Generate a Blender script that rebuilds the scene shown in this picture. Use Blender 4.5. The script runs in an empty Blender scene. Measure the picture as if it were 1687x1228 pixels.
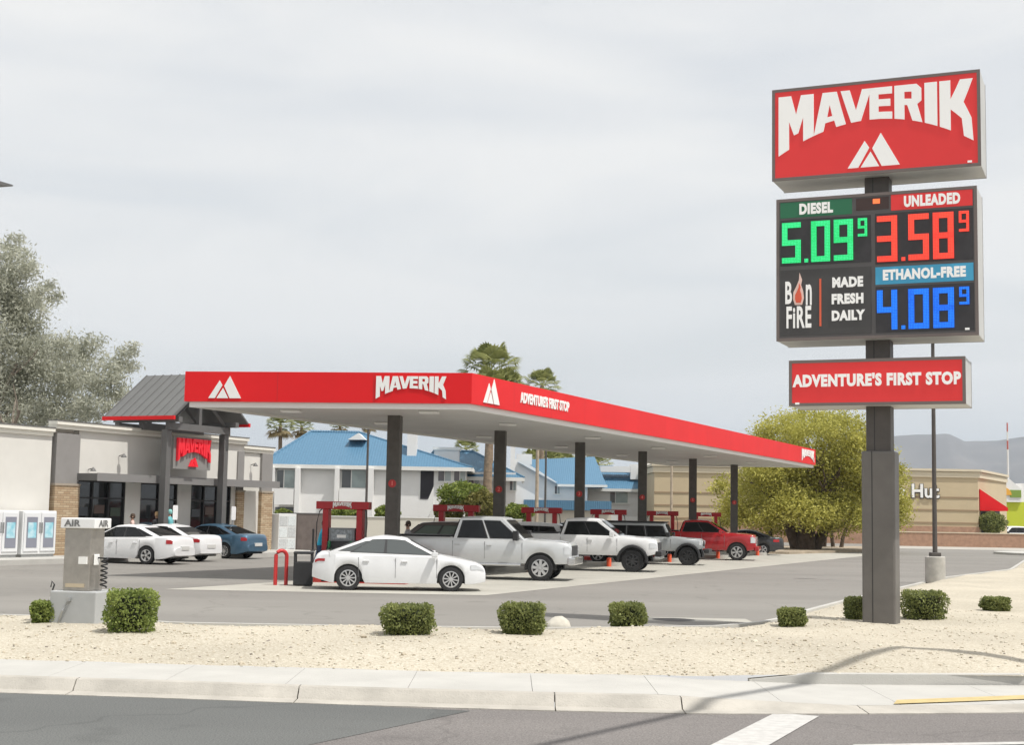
import bpy, bmesh, math, random
import numpy as np
from mathutils import Matrix, Vector
random.seed(7); rng = np.random.default_rng(11)
R = math.radians
S = bpy.context.scene
COL = S.collection

# ---------------------------------------------------------------- camera
PXW, PXH, FPX, PITCH, ROLL, HC = 1687., 1228., 2346., R(5.68), R(1.05), 2.14
_f = np.array([0, math.cos(PITCH), math.sin(PITCH)]); _u = np.array([0, -math.sin(PITCH), math.cos(PITCH)]); _x = np.array([1., 0, 0])
CX = math.cos(ROLL)*_x + math.sin(ROLL)*_u; CU = -math.sin(ROLL)*_x + math.cos(ROLL)*_u; CF = _f
CAMP = np.array([0, 0, HC])
cd = bpy.data.cameras.new('camera'); cam = bpy.data.objects.new('camera', cd); COL.objects.link(cam)
cd.sensor_width = 36; cd.lens = FPX/PXW*36; cd.clip_start = .1; cd.clip_end = 30000
m = Matrix.Identity(4)
for i in range(3):
    m[i][0] = CX[i]; m[i][1] = CU[i]; m[i][2] = -CF[i]; m[i][3] = CAMP[i]
cam.matrix_world = m
S.camera = cam

# ---------------------------------------------------------------- sky and sun
SUN_AZ = np.array([.84, -.54]); SUN_EL = R(62)
w = bpy.data.worlds.new('World'); S.world = w; w.use_nodes = True
nt = w.node_tree; nt.nodes.clear()
def WN(t, **k):
    n = nt.nodes.new(t)
    for a, b in k.items(): setattr(n, a, b)
    return n
sky = WN('ShaderNodeTexSky', sky_type='NISHITA', sun_disc=False, sun_elevation=SUN_EL, sun_rotation=math.atan2(SUN_AZ[0], SUN_AZ[1]), dust_density=3.0, air_density=1.2, ozone_density=1.0)
bgs = WN('ShaderNodeBackground'); bgs.inputs['Strength'].default_value = .10
tc = WN('ShaderNodeTexCoord'); mp = WN('ShaderNodeMapping'); mp.inputs['Scale'].default_value = (1.2, 1.2, 5.5); mp.inputs['Location'].default_value = (3.1, .4, 1.7)
no = WN('ShaderNodeTexNoise'); no.inputs['Scale'].default_value = 2.6; no.inputs['Detail'].default_value = 6; no.inputs['Roughness'].default_value = .48; no.inputs['Distortion'].default_value = .5
cr = WN('ShaderNodeValToRGB'); cr.color_ramp.elements[0].position = .30; cr.color_ramp.elements[1].position = .60
cr.color_ramp.elements[0].color = (.74, .74, .74, 1); cr.color_ramp.elements[1].color = (.985, .985, .985, 1)
bgc = WN('ShaderNodeBackground'); bgc.inputs['Color'].default_value = (.745, .742, .732, 1); bgc.inputs['Strength'].default_value = .98
mix = WN('ShaderNodeMixShader'); out = WN('ShaderNodeOutputWorld')
L = nt.links.new
L(sky.outputs[0], bgs.inputs['Color']); L(tc.outputs['Generated'], mp.inputs['Vector']); L(mp.outputs[0], no.inputs['Vector'])
L(no.outputs['Fac'], cr.inputs['Fac']); L(cr.outputs['Color'], mix.inputs['Fac']); L(bgs.outputs[0], mix.inputs[1]); L(bgc.outputs[0], mix.inputs[2]); L(mix.outputs[0], out.inputs['Surface'])
sd = bpy.data.lights.new('sun', 'SUN'); sd.energy = 3.3; sd.angle = R(.8); sd.color = (1, .965, .91)
sun = bpy.data.objects.new('sun', sd); COL.objects.link(sun)
sv = Vector((SUN_AZ[0]*math.cos(SUN_EL), SUN_AZ[1]*math.cos(SUN_EL), math.sin(SUN_EL)))
sun.rotation_euler = sv.to_track_quat('Z', 'Y').to_euler(); sun.location = (20, -10, 40)
S.render.engine = 'CYCLES'
S.view_settings.view_transform = 'Standard'; S.view_settings.look = 'None'; S.view_settings.exposure = .37; S.view_settings.gamma = 1

# ---------------------------------------------------------------- pixel helpers (a pixel is only a direction)
def ray(x, y): return CF + CX*(x-PXW/2)/FPX - CU*(y-PXH/2)/FPX
def gnd(x, y, z=0.):
    d = ray(x, y); t = (z-HC)/d[2]; return CAMP + d*t
def atY(x, y, Y):
    d = ray(x, y); return CAMP + d*(Y/d[1])

# ---------------------------------------------------------------- materials
MAT = {}
def mat(name, col, rough=.6, metal=0., spec=.5, var=0., vscale=8., bump=0., bscale=60., coat=0., emis=None, estr=0., trans=0., col2=None, detail=4., sheen=0.):
    if name in MAT: return MAT[name]
    M = bpy.data.materials.new(name); M.use_nodes = True
    n = M.node_tree.nodes; b = n['Principled BSDF']; k = M.node_tree.links.new
    b.inputs['Base Color'].default_value = (*col, 1); b.inputs['Roughness'].default_value = rough; b.inputs['Metallic'].default_value = metal
    b.inputs['Specular IOR Level'].default_value = spec
    if coat: b.inputs['Coat Weight'].default_value = coat; b.inputs['Coat Roughness'].default_value = .05
    if emis: b.inputs['Emission Color'].default_value = (*emis, 1); b.inputs['Emission Strength'].default_value = estr
    if trans: b.inputs['Transmission Weight'].default_value = trans
    if var or col2 or bump:
        t = n.new('ShaderNodeTexCoord')
    if var or col2:
        z = n.new('ShaderNodeTexNoise'); z.inputs['Scale'].default_value = vscale; z.inputs['Detail'].default_value = detail; z.inputs['Roughness'].default_value = .6
        k(t.outputs['Object'], z.inputs['Vector'])
        r = n.new('ShaderNodeValToRGB'); r.color_ramp.elements[0].position = .32; r.color_ramp.elements[1].position = .68
        c2 = col2 if col2 else tuple(min(1, c*(1+var)) for c in col); c1 = col if col2 else tuple(c*(1-var) for c in col)
        r.color_ramp.elements[0].color = (*c1, 1); r.color_ramp.elements[1].color = (*c2, 1)
        k(z.outputs['Fac'], r.inputs['Fac']); k(r.outputs['Color'], b.inputs['Base Color'])
    if bump:
        z2 = n.new('ShaderNodeTexNoise'); z2.inputs['Scale'].default_value = bscale; z2.inputs['Detail'].default_value = 3
        k(t.outputs['Object'], z2.inputs['Vector'])
        bp = n.new('ShaderNodeBump'); bp.inputs['Strength'].default_value = bump; bp.inputs['Distance'].default_value = .02
        k(z2.outputs['Fac'], bp.inputs['Height']); k(bp.outputs['Normal'], b.inputs['Normal'])
    MAT[name] = M
    return M

# ---------------------------------------------------------------- mesh builder
class MB:
    def __init__(s): s.v = []; s.f = []; s.mi = []
    def add(s, vs, fs, mi=0):
        o = len(s.v); s.v += [tuple(map(float, p)) for p in vs]; s.f += [tuple(i+o for i in f) for f in fs]; s.mi += [mi]*len(fs); return s
    def box(s, x0, x1, y0, y1, z0, z1, mi=0, M=None):
        vs = [(x, y, z) for z in (z0, z1) for y in (y0, y1) for x in (x0, x1)]
        if M is not None: vs = [tuple(M @ Vector(p)) for p in vs]
        return s.add(vs, [(0, 2, 3, 1), (4, 5, 7, 6), (0, 1, 5, 4), (2, 6, 7, 3), (0, 4, 6, 2), (1, 3, 7, 5)], mi)
    def prism(s, poly, axis, a, b, mi=0):
        """poly: list of 2D points (ccw seen from +axis); extruded along axis from a to b. axes: 'y': (x,z), 'z': (x,y), 'x': (y,z)"""
        def P(p, t):
            return {'y': (p[0], t, p[1]), 'z': (p[0], p[1], t), 'x': (t, p[0], p[1])}[axis]
        n = len(poly); vs = [P(p, a) for p in poly]+[P(p, b) for p in poly]
        fs = [tuple(range(n)), tuple(range(2*n-1, n-1, -1))]+[(i, i+n, (i+1) % n+n, (i+1) % n) for i in range(n)]
        return s.add(vs, fs, mi)
    def tube(s, pts, rad, n=8, mi=0, cap=True):
        pts = [Vector(p) for p in pts]; rads = rad if isinstance(rad, (list, tuple)) else [rad]*len(pts)
        vs = []; 
        for i, p in enumerate(pts):
            d = (pts[min(i+1, len(pts)-1)]-pts[max(i-1, 0)])
            if d.length < 1e-9: d = Vector((0, 0, 1))
            d.normalize(); a = Vector((0, 0, 1)) if abs(d.z) < .9 else Vector((1, 0, 0))
            u = d.cross(a).normalized(); v = d.cross(u).normalized()
            vs += [p+(u*math.cos(2*math.pi*k/n)+v*math.sin(2*math.pi*k/n))*rads[i] for k in range(n)]
        fs = [(i*n+k, i*n+(k+1) % n, (i+1)*n+(k+1) % n, (i+1)*n+k) for i in range(len(pts)-1) for k in range(n)]
        if cap: fs += [tuple(range(n-1, -1, -1)), tuple(range((len(pts)-1)*n, len(pts)*n))]
        return s.add(vs, fs, mi)
    def lathe(s, prof, n=24, axis='z', c=(0, 0, 0), mi=0):
        vs = []
        for r, h in prof:
            for k in range(n):
                a = 2*math.pi*k/n; p = (r*math.cos(a), r*math.sin(a), h)
                if axis == 'y': p = (p[0], h, p[1])
                if axis == 'x': p = (h, p[0], p[1])
                vs.append((p[0]+c[0], p[1]+c[1], p[2]+c[2]))
        fs = [(i*n+k, i*n+(k+1) % n, (i+1)*n+(k+1) % n, (i+1)*n+k) for i in range(len(prof)-1) for k in range(n)]
        return s.add(vs, fs, mi)
    def loft(s, rings, closed=True, caps=True, mi=0):
        n = len(rings[0]); vs = [p for r in rings for p in r]
        q = n if closed else n-1
        fs = [(i*n+k, i*n+(k+1) % n, (i+1)*n+(k+1) % n, (i+1)*n+k) for i in range(len(rings)-1) for k in range(q)]
        if caps: fs += [tuple(range(n-1, -1, -1)), tuple(range((len(rings)-1)*n, len(rings)*n))]
        return s.add(vs, fs, mi)
    def mesh(s, name, mats, smooth=None):
        me = bpy.data.meshes.new(name); me.from_pydata(s.v, [], s.f)
        for M in (mats if isinstance(mats, (list, tuple)) else [mats]): me.materials.append(M)
        if any(s.mi): me.polygons.foreach_set('material_index', s.mi)
        bm = bmesh.new(); bm.from_mesh(me); bmesh.ops.recalc_face_normals(bm, faces=bm.faces); bm.to_mesh(me); bm.free()
        if smooth is not None:
            me.shade_smooth(); me.set_sharp_from_angle(angle=R(smooth))
        me.update(); return me
    def build(s, name, mats, parent=None, smooth=None, bevel=0, loc=None, rot=None):
        o = bpy.data.objects.new(name, s.mesh(name, mats, smooth)); COL.objects.link(o)
        if parent: o.parent = parent
        if loc is not None: o.location = loc
        if rot is not None: o.rotation_euler = rot
        if bevel:
            bv = o.modifiers.new('bevel', 'BEVEL'); bv.width = bevel; bv.segments = 2; bv.limit_method = 'ANGLE'; bv.angle_limit = R(40)
        return o

def tag(o, label, cat, group=None):
    o['label'] = label; o['category'] = cat
    if group: o['group'] = group
    return o
def thing(name, label, cat, loc=(0, 0, 0), rz=0., group=None):
    o = bpy.data.objects.new(name, None); COL.objects.link(o); o.location = tuple(map(float, loc)); o.rotation_euler = (0, 0, rz)
    o.empty_display_size = .2
    return tag(o, label, cat, group)
def struct(o, label=None):
    o['kind'] = 'structure'
    if label: o['label'] = label
    return o
def instance(me, name, parent=None, loc=(0, 0, 0), rot=(0, 0, 0), scale=(1, 1, 1)):
    o = bpy.data.objects.new(name, me); COL.objects.link(o); o.parent = parent; o.location = loc; o.rotation_euler = rot; o.scale = scale; return o
def text_mesh(txt, size, mt, bold=0., align='CENTER', extr=.01, sx=1., space=1.):
    cu = bpy.data.curves.new('t', 'FONT'); cu.body = txt; cu.size = size; cu.align_x = align; cu.align_y = 'CENTER'; cu.extrude = extr; cu.offset = bold; cu.space_character = space; cu.resolution_u = 3
    o = bpy.data.objects.new('t', cu); COL.objects.link(o)
    dg = bpy.context.evaluated_depsgraph_get(); me = bpy.data.meshes.new_from_object(o.evaluated_get(dg)); bpy.data.objects.remove(o); bpy.data.curves.remove(cu)
    me.materials.clear(); me.materials.append(mt)
    if sx != 1: me.transform(Matrix.Diagonal((sx, 1, 1, 1)))
    return me
FRONT = Matrix.Rotation(R(90), 4, 'X')        # text (x,y) -> (x,z), facing -Y

# ------ lettering of the brand board: block letters with an arched underside
def board_letters(W, ztop, zfun, extr=.02):
    """letters across width W (centred), flat top at ztop, underside zfun(x); returns MB in (x,z) facing -Y"""
    G = {'M': [[(0, 0), (0, 1), (.36, 1), (.5, .62), (.64, 1), (1, 1), (1, 0), (.7, 0), (.7, .52), (.56, .22), (.44, .22), (.3, .52), (.3, 0)]],
         'A': [[(0, 0), (.28, 1), (.72, 1), (.5, .66), (.42, .34), (.36, .2), (.3, 0)], [(.72, 1), (1, 0), (.7, 0), (.64, .2), (.58, .34), (.5, .66)], [(.36, .2), (.42, .34), (.58, .34), (.64, .2)]],
         'V': [[(0, 1), (.3, 1), (.5, .36), (.7, 1), (1, 1), (.66, 0), (.34, 0)]],
         'E': [[(0, 0), (0, 1), (1, 1), (1, .78), (.4, .78), (.4, .62), (.92, .62), (.92, .4), (.4, .4), (.4, .22), (1, .22), (1, 0)]],
         'R': [[(0, 0), (0, 1), (.36, 1), (.36, 0)], [(.36, 1), (.8, 1), (.97, .88), (.97, .56), (.82, .46), (1, 0), (.64, 0), (.46, .42), (.36, .42), (.36, .6), (.62, .6), (.62, .8), (.36, .8)]],
         'I': [[(0, 0), (0, 1), (1, 1), (1, 0)]],
         'K': [[(0, 0), (0, 1), (.33, 1), (.33, 0)], [(.33, .62), (.62, 1), (1, 1), (.72, .6), (.95, .36), (1, 0), (.72, 0), (.66, .3), (.33, .42)]]}
    word = [('M', .195), ('A', .175), ('V', .165), ('E', .12), ('R', .145), ('I', .065), ('K', .17)]
    gap = .012; kern = {'M': -.012, 'A': -.04, 'V': -.022}; tot = sum(a for _, a in word)+gap*6+sum(kern.values()); x = -W/2; mb = MB()
    for ch, wd in word:
        ww = wd/tot*W
        for poly in G[ch]:
            pts = []
            for i, p in enumerate(poly):
                q = poly[(i+1) % len(poly)]
                for t in (0, .5):
                    px = x+(p[0]*(1-t)+q[0]*t)*ww; py = p[1]*(1-t)+q[1]*t; zb = zfun(px)
                    pts.append((px, zb+(ztop-zb)*py))
            mb.prism(pts, 'y', -extr, 0)
        x += ww+(gap+kern.get(ch, 0))/tot*W
    return mb
def peaks(w, extr=.02):
    """twin-peak emblem, width w, base at z=0, facing -Y"""
    mb = MB(); k = w/740.
    for poly in ([(935, 425), (1000, 530), (840, 815), (690, 815)], [(1018, 590), (1140, 815), (875, 815)], [(1165, 325), (1430, 815), (1175, 815), (1042, 545)]):
        mb.prism([((x-1060)*k, (815-y)*k) for x, y in poly], 'y', -extr, 0)
    return mb

# common materials
M_white = mat('white_letter', (.82, .82, .80), .4)
M_steel = mat('galvanised', (.42, .43, .43), .4, .7, var=.12)
M_black = mat('black_plastic', (.02, .02, .021), .5)
M_conc = mat('concrete', (.42, .405, .37), .85, var=.16, vscale=3, bump=.3)
M_glassd = mat('dark_glass', (.007, .008, .009), .04, spec=.35)
# ================================================================ SETTING
def interp(x, pts): return float(np.interp(x, [p[0] for p in pts], [p[1] for p in pts]))
def poly_sheet(name, pts, z, M, sub=0):
    mb = MB(); mb.add([(p[0], p[1], z) for p in pts], [tuple(range(len(pts)))]); return mb.build(name, M)

# far desert floor, one sheet out past the hills
M_ground = mat('desert_ground', (.30, .26, .20), .95, var=.2, vscale=.02, bump=.3, bscale=2)
g = MB(); g.add([(-9000, 30, -.05), (9000, 30, -.05), (9000, 12000, -.05), (-9000, 12000, -.05)], [(0, 1, 2, 3)])
g.add([(-9000, -3000, -.32), (9000, -3000, -.32), (9000, -12, -.32), (-9000, -12, -.32)], [(0, 1, 2, 3)])
struct(g.build('ground', M_ground))

# road: aged asphalt with fine aggregate, streaks
def asphalt(name, c1, c2, scale, grain=.35):
    M = bpy.data.materials.new(name); M.use_nodes = True; n = M.node_tree.nodes; k = M.node_tree.links.new; b = n['Principled BSDF']
    b.inputs['Roughness'].default_value = .9; b.inputs['Specular IOR Level'].default_value = .25
    t = n.new('ShaderNodeTexCoord'); mp = n.new('ShaderNodeMapping'); mp.inputs['Scale'].default_value = (.25, 1, 1); k(t.outputs['Object'], mp.inputs['Vector'])
    a = n.new('ShaderNodeTexNoise'); a.inputs['Scale'].default_value = scale; a.inputs['Detail'].default_value = 7; k(mp.outputs[0], a.inputs['Vector'])
    r = n.new('ShaderNodeValToRGB'); r.color_ramp.elements[0].position = .3; r.color_ramp.elements[1].position = .7
    r.color_ramp.elements[0].color = (*c1, 1); r.color_ramp.elements[1].color = (*c2, 1); k(a.outputs['Fac'], r.inputs['Fac'])
    g2 = n.new('ShaderNodeTexNoise'); g2.inputs['Scale'].default_value = 55; g2.inputs['Detail'].default_value = 3; k(t.outputs['Object'], g2.inputs['Vector'])
    r2 = n.new('ShaderNodeMapRange'); r2.inputs[1].default_value = .3; r2.inputs[2].default_value = .7; r2.inputs[3].default_value = 1-grain; r2.inputs[4].default_value = 1+grain; k(g2.outputs['Fac'], r2.inputs[0])
    mx = n.new('ShaderNodeMix'); mx.data_type = 'RGBA'; mx.blend_type = 'MULTIPLY'; mx.inputs['Factor'].default_value = 1
    k(r.outputs['Color'], mx.inputs['A']); k(r2.outputs[0], mx.inputs['B']); k(mx.outputs['Result'], b.inputs['Base Color'])
    # old stains, and thin sealed cracks
    s3 = n.new('ShaderNodeTexNoise'); s3.inputs['Scale'].default_value = .9; s3.inputs['Detail'].default_value = 4; k(t.outputs['Object'], s3.inputs['Vector'])
    m3 = n.new('ShaderNodeMapRange'); m3.inputs[1].default_value = .62; m3.inputs[2].default_value = .78; m3.inputs[3].default_value = 1; m3.inputs[4].default_value = .74; k(s3.outputs['Fac'], m3.inputs[0])
    dn = n.new('ShaderNodeTexNoise'); dn.inputs['Scale'].default_value = .8; k(t.outputs['Object'], dn.inputs['Vector'])
    va = n.new('ShaderNodeVectorMath'); va.operation = 'MULTIPLY_ADD'; va.inputs[1].default_value = (1.6, 1.6, 1.6); k(dn.outputs['Color'], va.inputs[0]); k(t.outputs['Object'], va.inputs[2])
    vo = n.new('ShaderNodeTexVoronoi'); vo.feature = 'DISTANCE_TO_EDGE'; vo.inputs['Scale'].default_value = .16; k(va.outputs[0], vo.inputs['Vector'])
    m4 = n.new('ShaderNodeMapRange'); m4.inputs[1].default_value = .002; m4.inputs[2].default_value = .007; m4.inputs[3].default_value = .86; m4.inputs[4].default_value = 1; k(vo.outputs['Distance'], m4.inputs[0])
    mm = n.new('ShaderNodeMath'); mm.operation = 'MULTIPLY'; k(m3.outputs[0], mm.inputs[0]); k(m4.outputs[0], mm.inputs[1])
    mx2 = n.new('ShaderNodeMix'); mx2.data_type = 'RGBA'; mx2.blend_type = 'MULTIPLY'; mx2.inputs['Factor'].default_value = 1; k(mx.outputs['Result'], mx2.inputs['A']); k(mm.outputs[0], mx2.inputs['B']); k(mx2.outputs['Result'], b.inputs['Base Color'])
    bp = n.new('ShaderNodeBump'); bp.inputs['Strength'].default_value = .35; bp.inputs['Distance'].default_value = .01; k(g2.outputs['Fac'], bp.inputs['Height']); k(bp.outputs['Normal'], b.inputs['Normal'])
    MAT[name] = M; return M
M_road = asphalt('road_asphalt', (.165, .153, .147), (.20, .186, .177), .6)
M_road2 = asphalt('road_asphalt_newer', (.118, .122, .119), (.14, .144, .139), .5)
M_lot = asphalt('lot_asphalt', (.20, .19, .175), (.255, .243, .223), .22, .2)

ROADZ = -.15
gut = [(-300, 43), (-60, 22.6)]+[tuple(gnd(x, y, ROADZ)[:2]) for x, y in ((0, 1143), (300, 1153), (600, 1164), (880, 1172), (1160, 1178), (1400, 1178))]+[tuple(gnd(1687, 1176, ROADZ)[:2]), (8.2, 18.6), (10.5, 20.2), (13, 23.2), (15.6, 28), (24, 46), (60, 125)]
road = MB()
road.add([(x, y, ROADZ) for x, y in gut]+[(300, 125, ROADZ), (300, -12, ROADZ), (-300, -12, ROADZ)], [tuple(range(len(gut)+3))[::-1]])
struct(road.build('road', M_road))
pa, pb = gnd(775, 1172.5, ROADZ), gnd(560, 1218, ROADZ); pd = (pb-pa)/np.linalg.norm(pb-pa)
pc = pa+pd*9
mb = MB(); pl = [(-60, 22.55)]+[(x, y-.02) for x, y in gut if -20 < x < pa[0]-.3]+[(pa[0], pa[1]), (pc[0], pc[1]), (-60, pc[1]-1)]
mb.add([(p[0], p[1], ROADZ+.004) for p in pl], [tuple(range(len(pl)))[::-1]]); struct(mb.build('road_repaved_strip', M_road2))
M_paint = mat('road_paint', (.5, .49, .47), .7, var=.12, vscale=9)
def stripe(p, q, wd, name='road_marking'):
    p = np.array(p[:2]); q = np.array(q[:2]); d = (q-p)/np.linalg.norm(q-p); n = np.array([-d[1], d[0]])*wd/2
    o = poly_sheet(name, [p+n, p-n, q-n, q+n], ROADZ+.008, M_paint); struct(o); return o
a1, a2 = gnd(1313, 1179, ROADZ), gnd(1222, 1228, ROADZ); stripe(a1, a2+(a2-a1)*1.6, .52)
b1, b2 = gnd(1410, 1231, ROADZ), gnd(1700, 1226, ROADZ); stripe(b1, b2+(b2-b1)*1.2, .16)

# kerb in cast lengths (rolled face + gutter pan), falling to a flush ramp at the corner
M_kerb = mat('kerb_concrete', (.42, .395, .35), .85, var=.16, vscale=1.6, bump=.4, bscale=40)
M_walk = mat('sidewalk_concrete', (.46, .45, .42), .85, var=.07, vscale=1.1, bump=.25, bscale=50)
M_yel = mat('kerb_yellow', (.52, .41, .19), .7, var=.12, vscale=6)
def gutY(x): return interp(x, gut)
def ktop(x):  # kerb top height along the front
    return interp(x, [(-60, .0), (1.85, .0), (4.25, -.125), (9, -.125)])
kerb = bpy.data.objects.new('kerb', None); COL.objects.link(kerb); struct(kerb, 'pale concrete kerb and gutter along the near road')
joints = [-24, -21, -18, -15, -12, -9.2]+[float(gnd(x, 1150, ROADZ)[0]) for x in (100, 495, 910, 1105)]+[4.3, 6.6, 8.2]
joints.insert(6, -7.2)
def kerb_ring(x):
    y = gutY(x); t = ktop(x); h = t-ROADZ
    return [(x, y-.02, ROADZ-.1), (x, y-.02, ROADZ+.012), (x, y+.28, ROADZ+.02), (x, y+.31, ROADZ+.02+h*.25), (x, y+.36, t-.05*h/.15), (x, y+.41, t), (x, y+.56, t+.004), (x, y+.56, ROADZ-.1)]
for i in range(len(joints)-1):
    x0, x1 = joints[i]+.008, joints[i+1]-.008
    MB().loft([kerb_ring(x0+(x1-x0)*t) for t in (0, .25, .5, .75, 1)]).build('kerb_length', M_kerb, kerb, smooth=35)
walk = bpy.data.objects.new('sidewalk', None); COL.objects.link(walk); struct(walk, 'pale concrete sidewalk between kerb and gravel bed')
fr = [(-60, 24.2), (-24, 22.0)]+[tuple(gnd(x, y, 0)[:2]) for x, y in ((0, 1089), (300, 1098), (600, 1106), (843, 1112), (1160, 1117))]+[tuple(gnd(1290, 1128, -.11)[:2]), tuple(gnd(1687, 1130, -.11)[:2]), (9.5, 21.4), (12.5, 25), (16, 32), (26, 52), (60, 122)]
def frontY(x): return interp(x, fr)
xs = list(np.arange(-24, 8.4, 1.52))
for i in range(len(xs)-1):
    x0, x1 = xs[i]+.003, xs[i+1]-.003; rings = []
    for t in (0, .5, 1):
        x = x0+(x1-x0)*t; z = ktop(x)+.002; ya = gutY(x)+.57; yb = max(frontY(x), ya+.2)
        rings.append([(x, ya, z-.12), (x, ya, z), (x, yb, z+.012), (x, yb, z-.12)])
    MB().loft(rings).build('sidewalk_slab', M_walk, walk)
# yellow painted strip in the ramp and the low kerb behind it
ys0, ys1 = gnd(1468, 1160, -.12), gnd(1690, 1163, -.12)
o = poly_sheet('ramp_yellow_strip', [(ys0[0], gutY(ys0[0])+.6), (8.2, gutY(8.2)+.6), (8.2, gutY(8.2)+1.0), (ys0[0]+.15, gutY(ys0[0])+1.0)], -.108, M_yel); struct(o)
rk = MB(); ra = [(3.3, frontY(3.3)), (4.2, frontY(4.2)), (5.5, frontY(5.5)), (7.4, frontY(7.4)), (9, frontY(9))]
rk.loft([[(x, y-.005, -.2), (x, y-.005, interp(x, [(3.3, -.04), (4.2, .03)])), (x, y+.15, interp(x, [(3.3, -.036), (4.2, .034)])), (x, y+.15, -.2)] for x, y in ra])
struct(rk.build('ramp_back_kerb', M_walk))

# parking lot
struct(poly_sheet('parking_lot', [(-90, 23.5), (9, 23.5), (14, 30), (60, 118), (90, 190), (60, 190), (-90, 190)], 0, M_lot))

# gravel bed (low berm) with loose stones on it
bk = [(-60, 32), (-24, 29.5)]+[tuple(gnd(x, y, 0)[:2]) for x, y in ((0, 1020), (160, 1024), (280, 1033), (560, 1038), (900, 1042), (1071, 1040), (1195, 1038), (1277, 1029), (1338, 1010), (1393, 995), (1558, 955), (1668, 941))]+[(32, 88), (60, 140)]
def backY(x): return interp(x, bk)
def grav_z(x, y):
    a, b = frontY(x)+.02, backY(x); v = min(1, max(0, (y-a)/(b-a)))
    d = min(y-a, b-y); e = max(0., min(1., d/2.2)); e = e*e*(3-2*e)
    return .016+.20*e+.03*math.sin(x*1.3+y*.7)*e
def on_gravel(x, y):
    z = .1
    for _ in range(8):
        p = gnd(x, y, z); z = grav_z(p[0], p[1])
    return gnd(x, y, z)
M_grav = bpy.data.materials.new('gravel'); M_grav.use_nodes = True
def _gr():
    n = M_grav.node_tree.nodes; k = M_grav.node_tree.links.new; b = n['Principled BSDF']; b.inputs['Roughness'].default_value = .95; b.inputs['Specular IOR Level'].default_value = .2
    t = n.new('ShaderNodeTexCoord'); v = n.new('ShaderNodeTexVoronoi'); v.inputs['Scale'].default_value = 40; k(t.outputs['Object'], v.inputs['Vector'])
    r = n.new('ShaderNodeValToRGB'); e = r.color_ramp.elements; e[0].position = .0; e[0].color = (.40, .355, .275, 1); e[1].position = 1; e[1].color = (.55, .51, .425, 1)
    sp = n.new('ShaderNodeSeparateColor'); k(v.outputs['Color'], sp.inputs[0]); k(sp.outputs[0], r.inputs['Fac'])
    z = n.new('ShaderNodeTexNoise'); z.inputs['Scale'].default_value = .35; z.inputs['Detail'].default_value = 5; k(t.outputs['Object'], z.inputs['Vector'])
    mr = n.new('ShaderNodeMapRange'); mr.inputs[1].default_value = .3; mr.inputs[2].default_value = .7; mr.inputs[3].default_value = .88; mr.inputs[4].default_value = 1.1; k(z.outputs['Fac'], mr.inputs[0])
    mx = n.new('ShaderNodeMix'); mx.data_type = 'RGBA'; mx.blend_type = 'MULTIPLY'; mx.inputs['Factor'].default_value = 1; k(r.outputs['Color'], mx.inputs['A']); k(mr.outputs[0], mx.inputs['B']); k(mx.outputs['Result'], b.inputs['Base Color'])
    bp = n.new('ShaderNodeBump'); bp.inputs['Strength'].default_value = .3; bp.inputs['Distance'].default_value = .02; k(v.outputs['Distance'], bp.inputs['Height']); k(bp.outputs['Normal'], b.inputs['Normal'])
_gr()
gx = list(np.arange(-26, -12, 1.))+list(np.arange(-12, 12, .3))+list(np.arange(12, 40, 1.2)); gv = np.linspace(0, 1, 34)
mb = MB(); vs = []
for x in gx:
    a, b = frontY(x)+.02, backY(x)
    for v in gv:
        y = a+(b-a)*v; vs.append((x, y, grav_z(x, y)+random.uniform(-.006, .006)))
nv = len(gv); mb.add(vs, [(i*nv+j, (i+1)*nv+j, (i+1)*nv+j+1, i*nv+j+1) for i in range(len(gx)-1) for j in range(nv-1)])
struct(mb.build('gravel_bed', M_grav, smooth=60))
# lot-side concrete edging of the gravel
mb = MB(); rings = []
for x in np.arange(-26, 30, .6):
    y = backY(x); dy = (backY(x+.1)-backY(x-.1))/.2; n2 = np.array([-dy, 1])/math.hypot(dy, 1)
    rings.append([(x, y, -.02), (x, y, .075), (x+n2[0]*.13, y+n2[1]*.13, .075), (x+n2[0]*.13, y+n2[1]*.13, -.02)])
mb.loft(rings); struct(mb.build('gravel_edging', M_walk))
# stones
ST = []
for s in range(5):
    b_ = bmesh.new(); bmesh.ops.create_icosphere(b_, subdivisions=1, radius=1)
    for v in b_.verts: v.co *= random.uniform(.7, 1.2); v.co.z *= .62
    ST.append(([tuple(v.co) for v in b_.verts], [tuple(v.index for v in f.verts) for f in b_.faces])); b_.free()
M_st = [mat('stone_pale', (.53, .49, .40), .9, var=.12, vscale=9), mat('stone_tan', (.45, .395, .305), .9, var=.15, vscale=9), mat('stone_grey', (.24, .21, .18), .9, var=.2, vscale=9)]
mb = MB()
for i in range(5200):
    x = random.uniform(-9.5, 10.5); a, b = frontY(x)+.05, min(backY(x)-.05, frontY(x)+14); y = a+(b-a)*random.random()**1.3
    r = random.choice((.012, .015, .018, .022, .027))*random.uniform(.7, 1.3)
    if random.random() < .012: r *= 2
    vs, fs = ST[i % 5]; c, s_ = math.cos(i), math.sin(i); z = grav_z(x, y)+r*.15
    mb.add([(x+(p[0]*c-p[1]*s_)*r, y+(p[0]*s_+p[1]*c)*r, z+p[2]*r) for p in vs], fs, random.choices((0, 1, 2), (.66, .31, .03))[0])
o = mb.build('gravel_stones', M_st); o['kind'] = 'stuff'; o['label'] = 'loose pale tan landscaping gravel'
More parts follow.
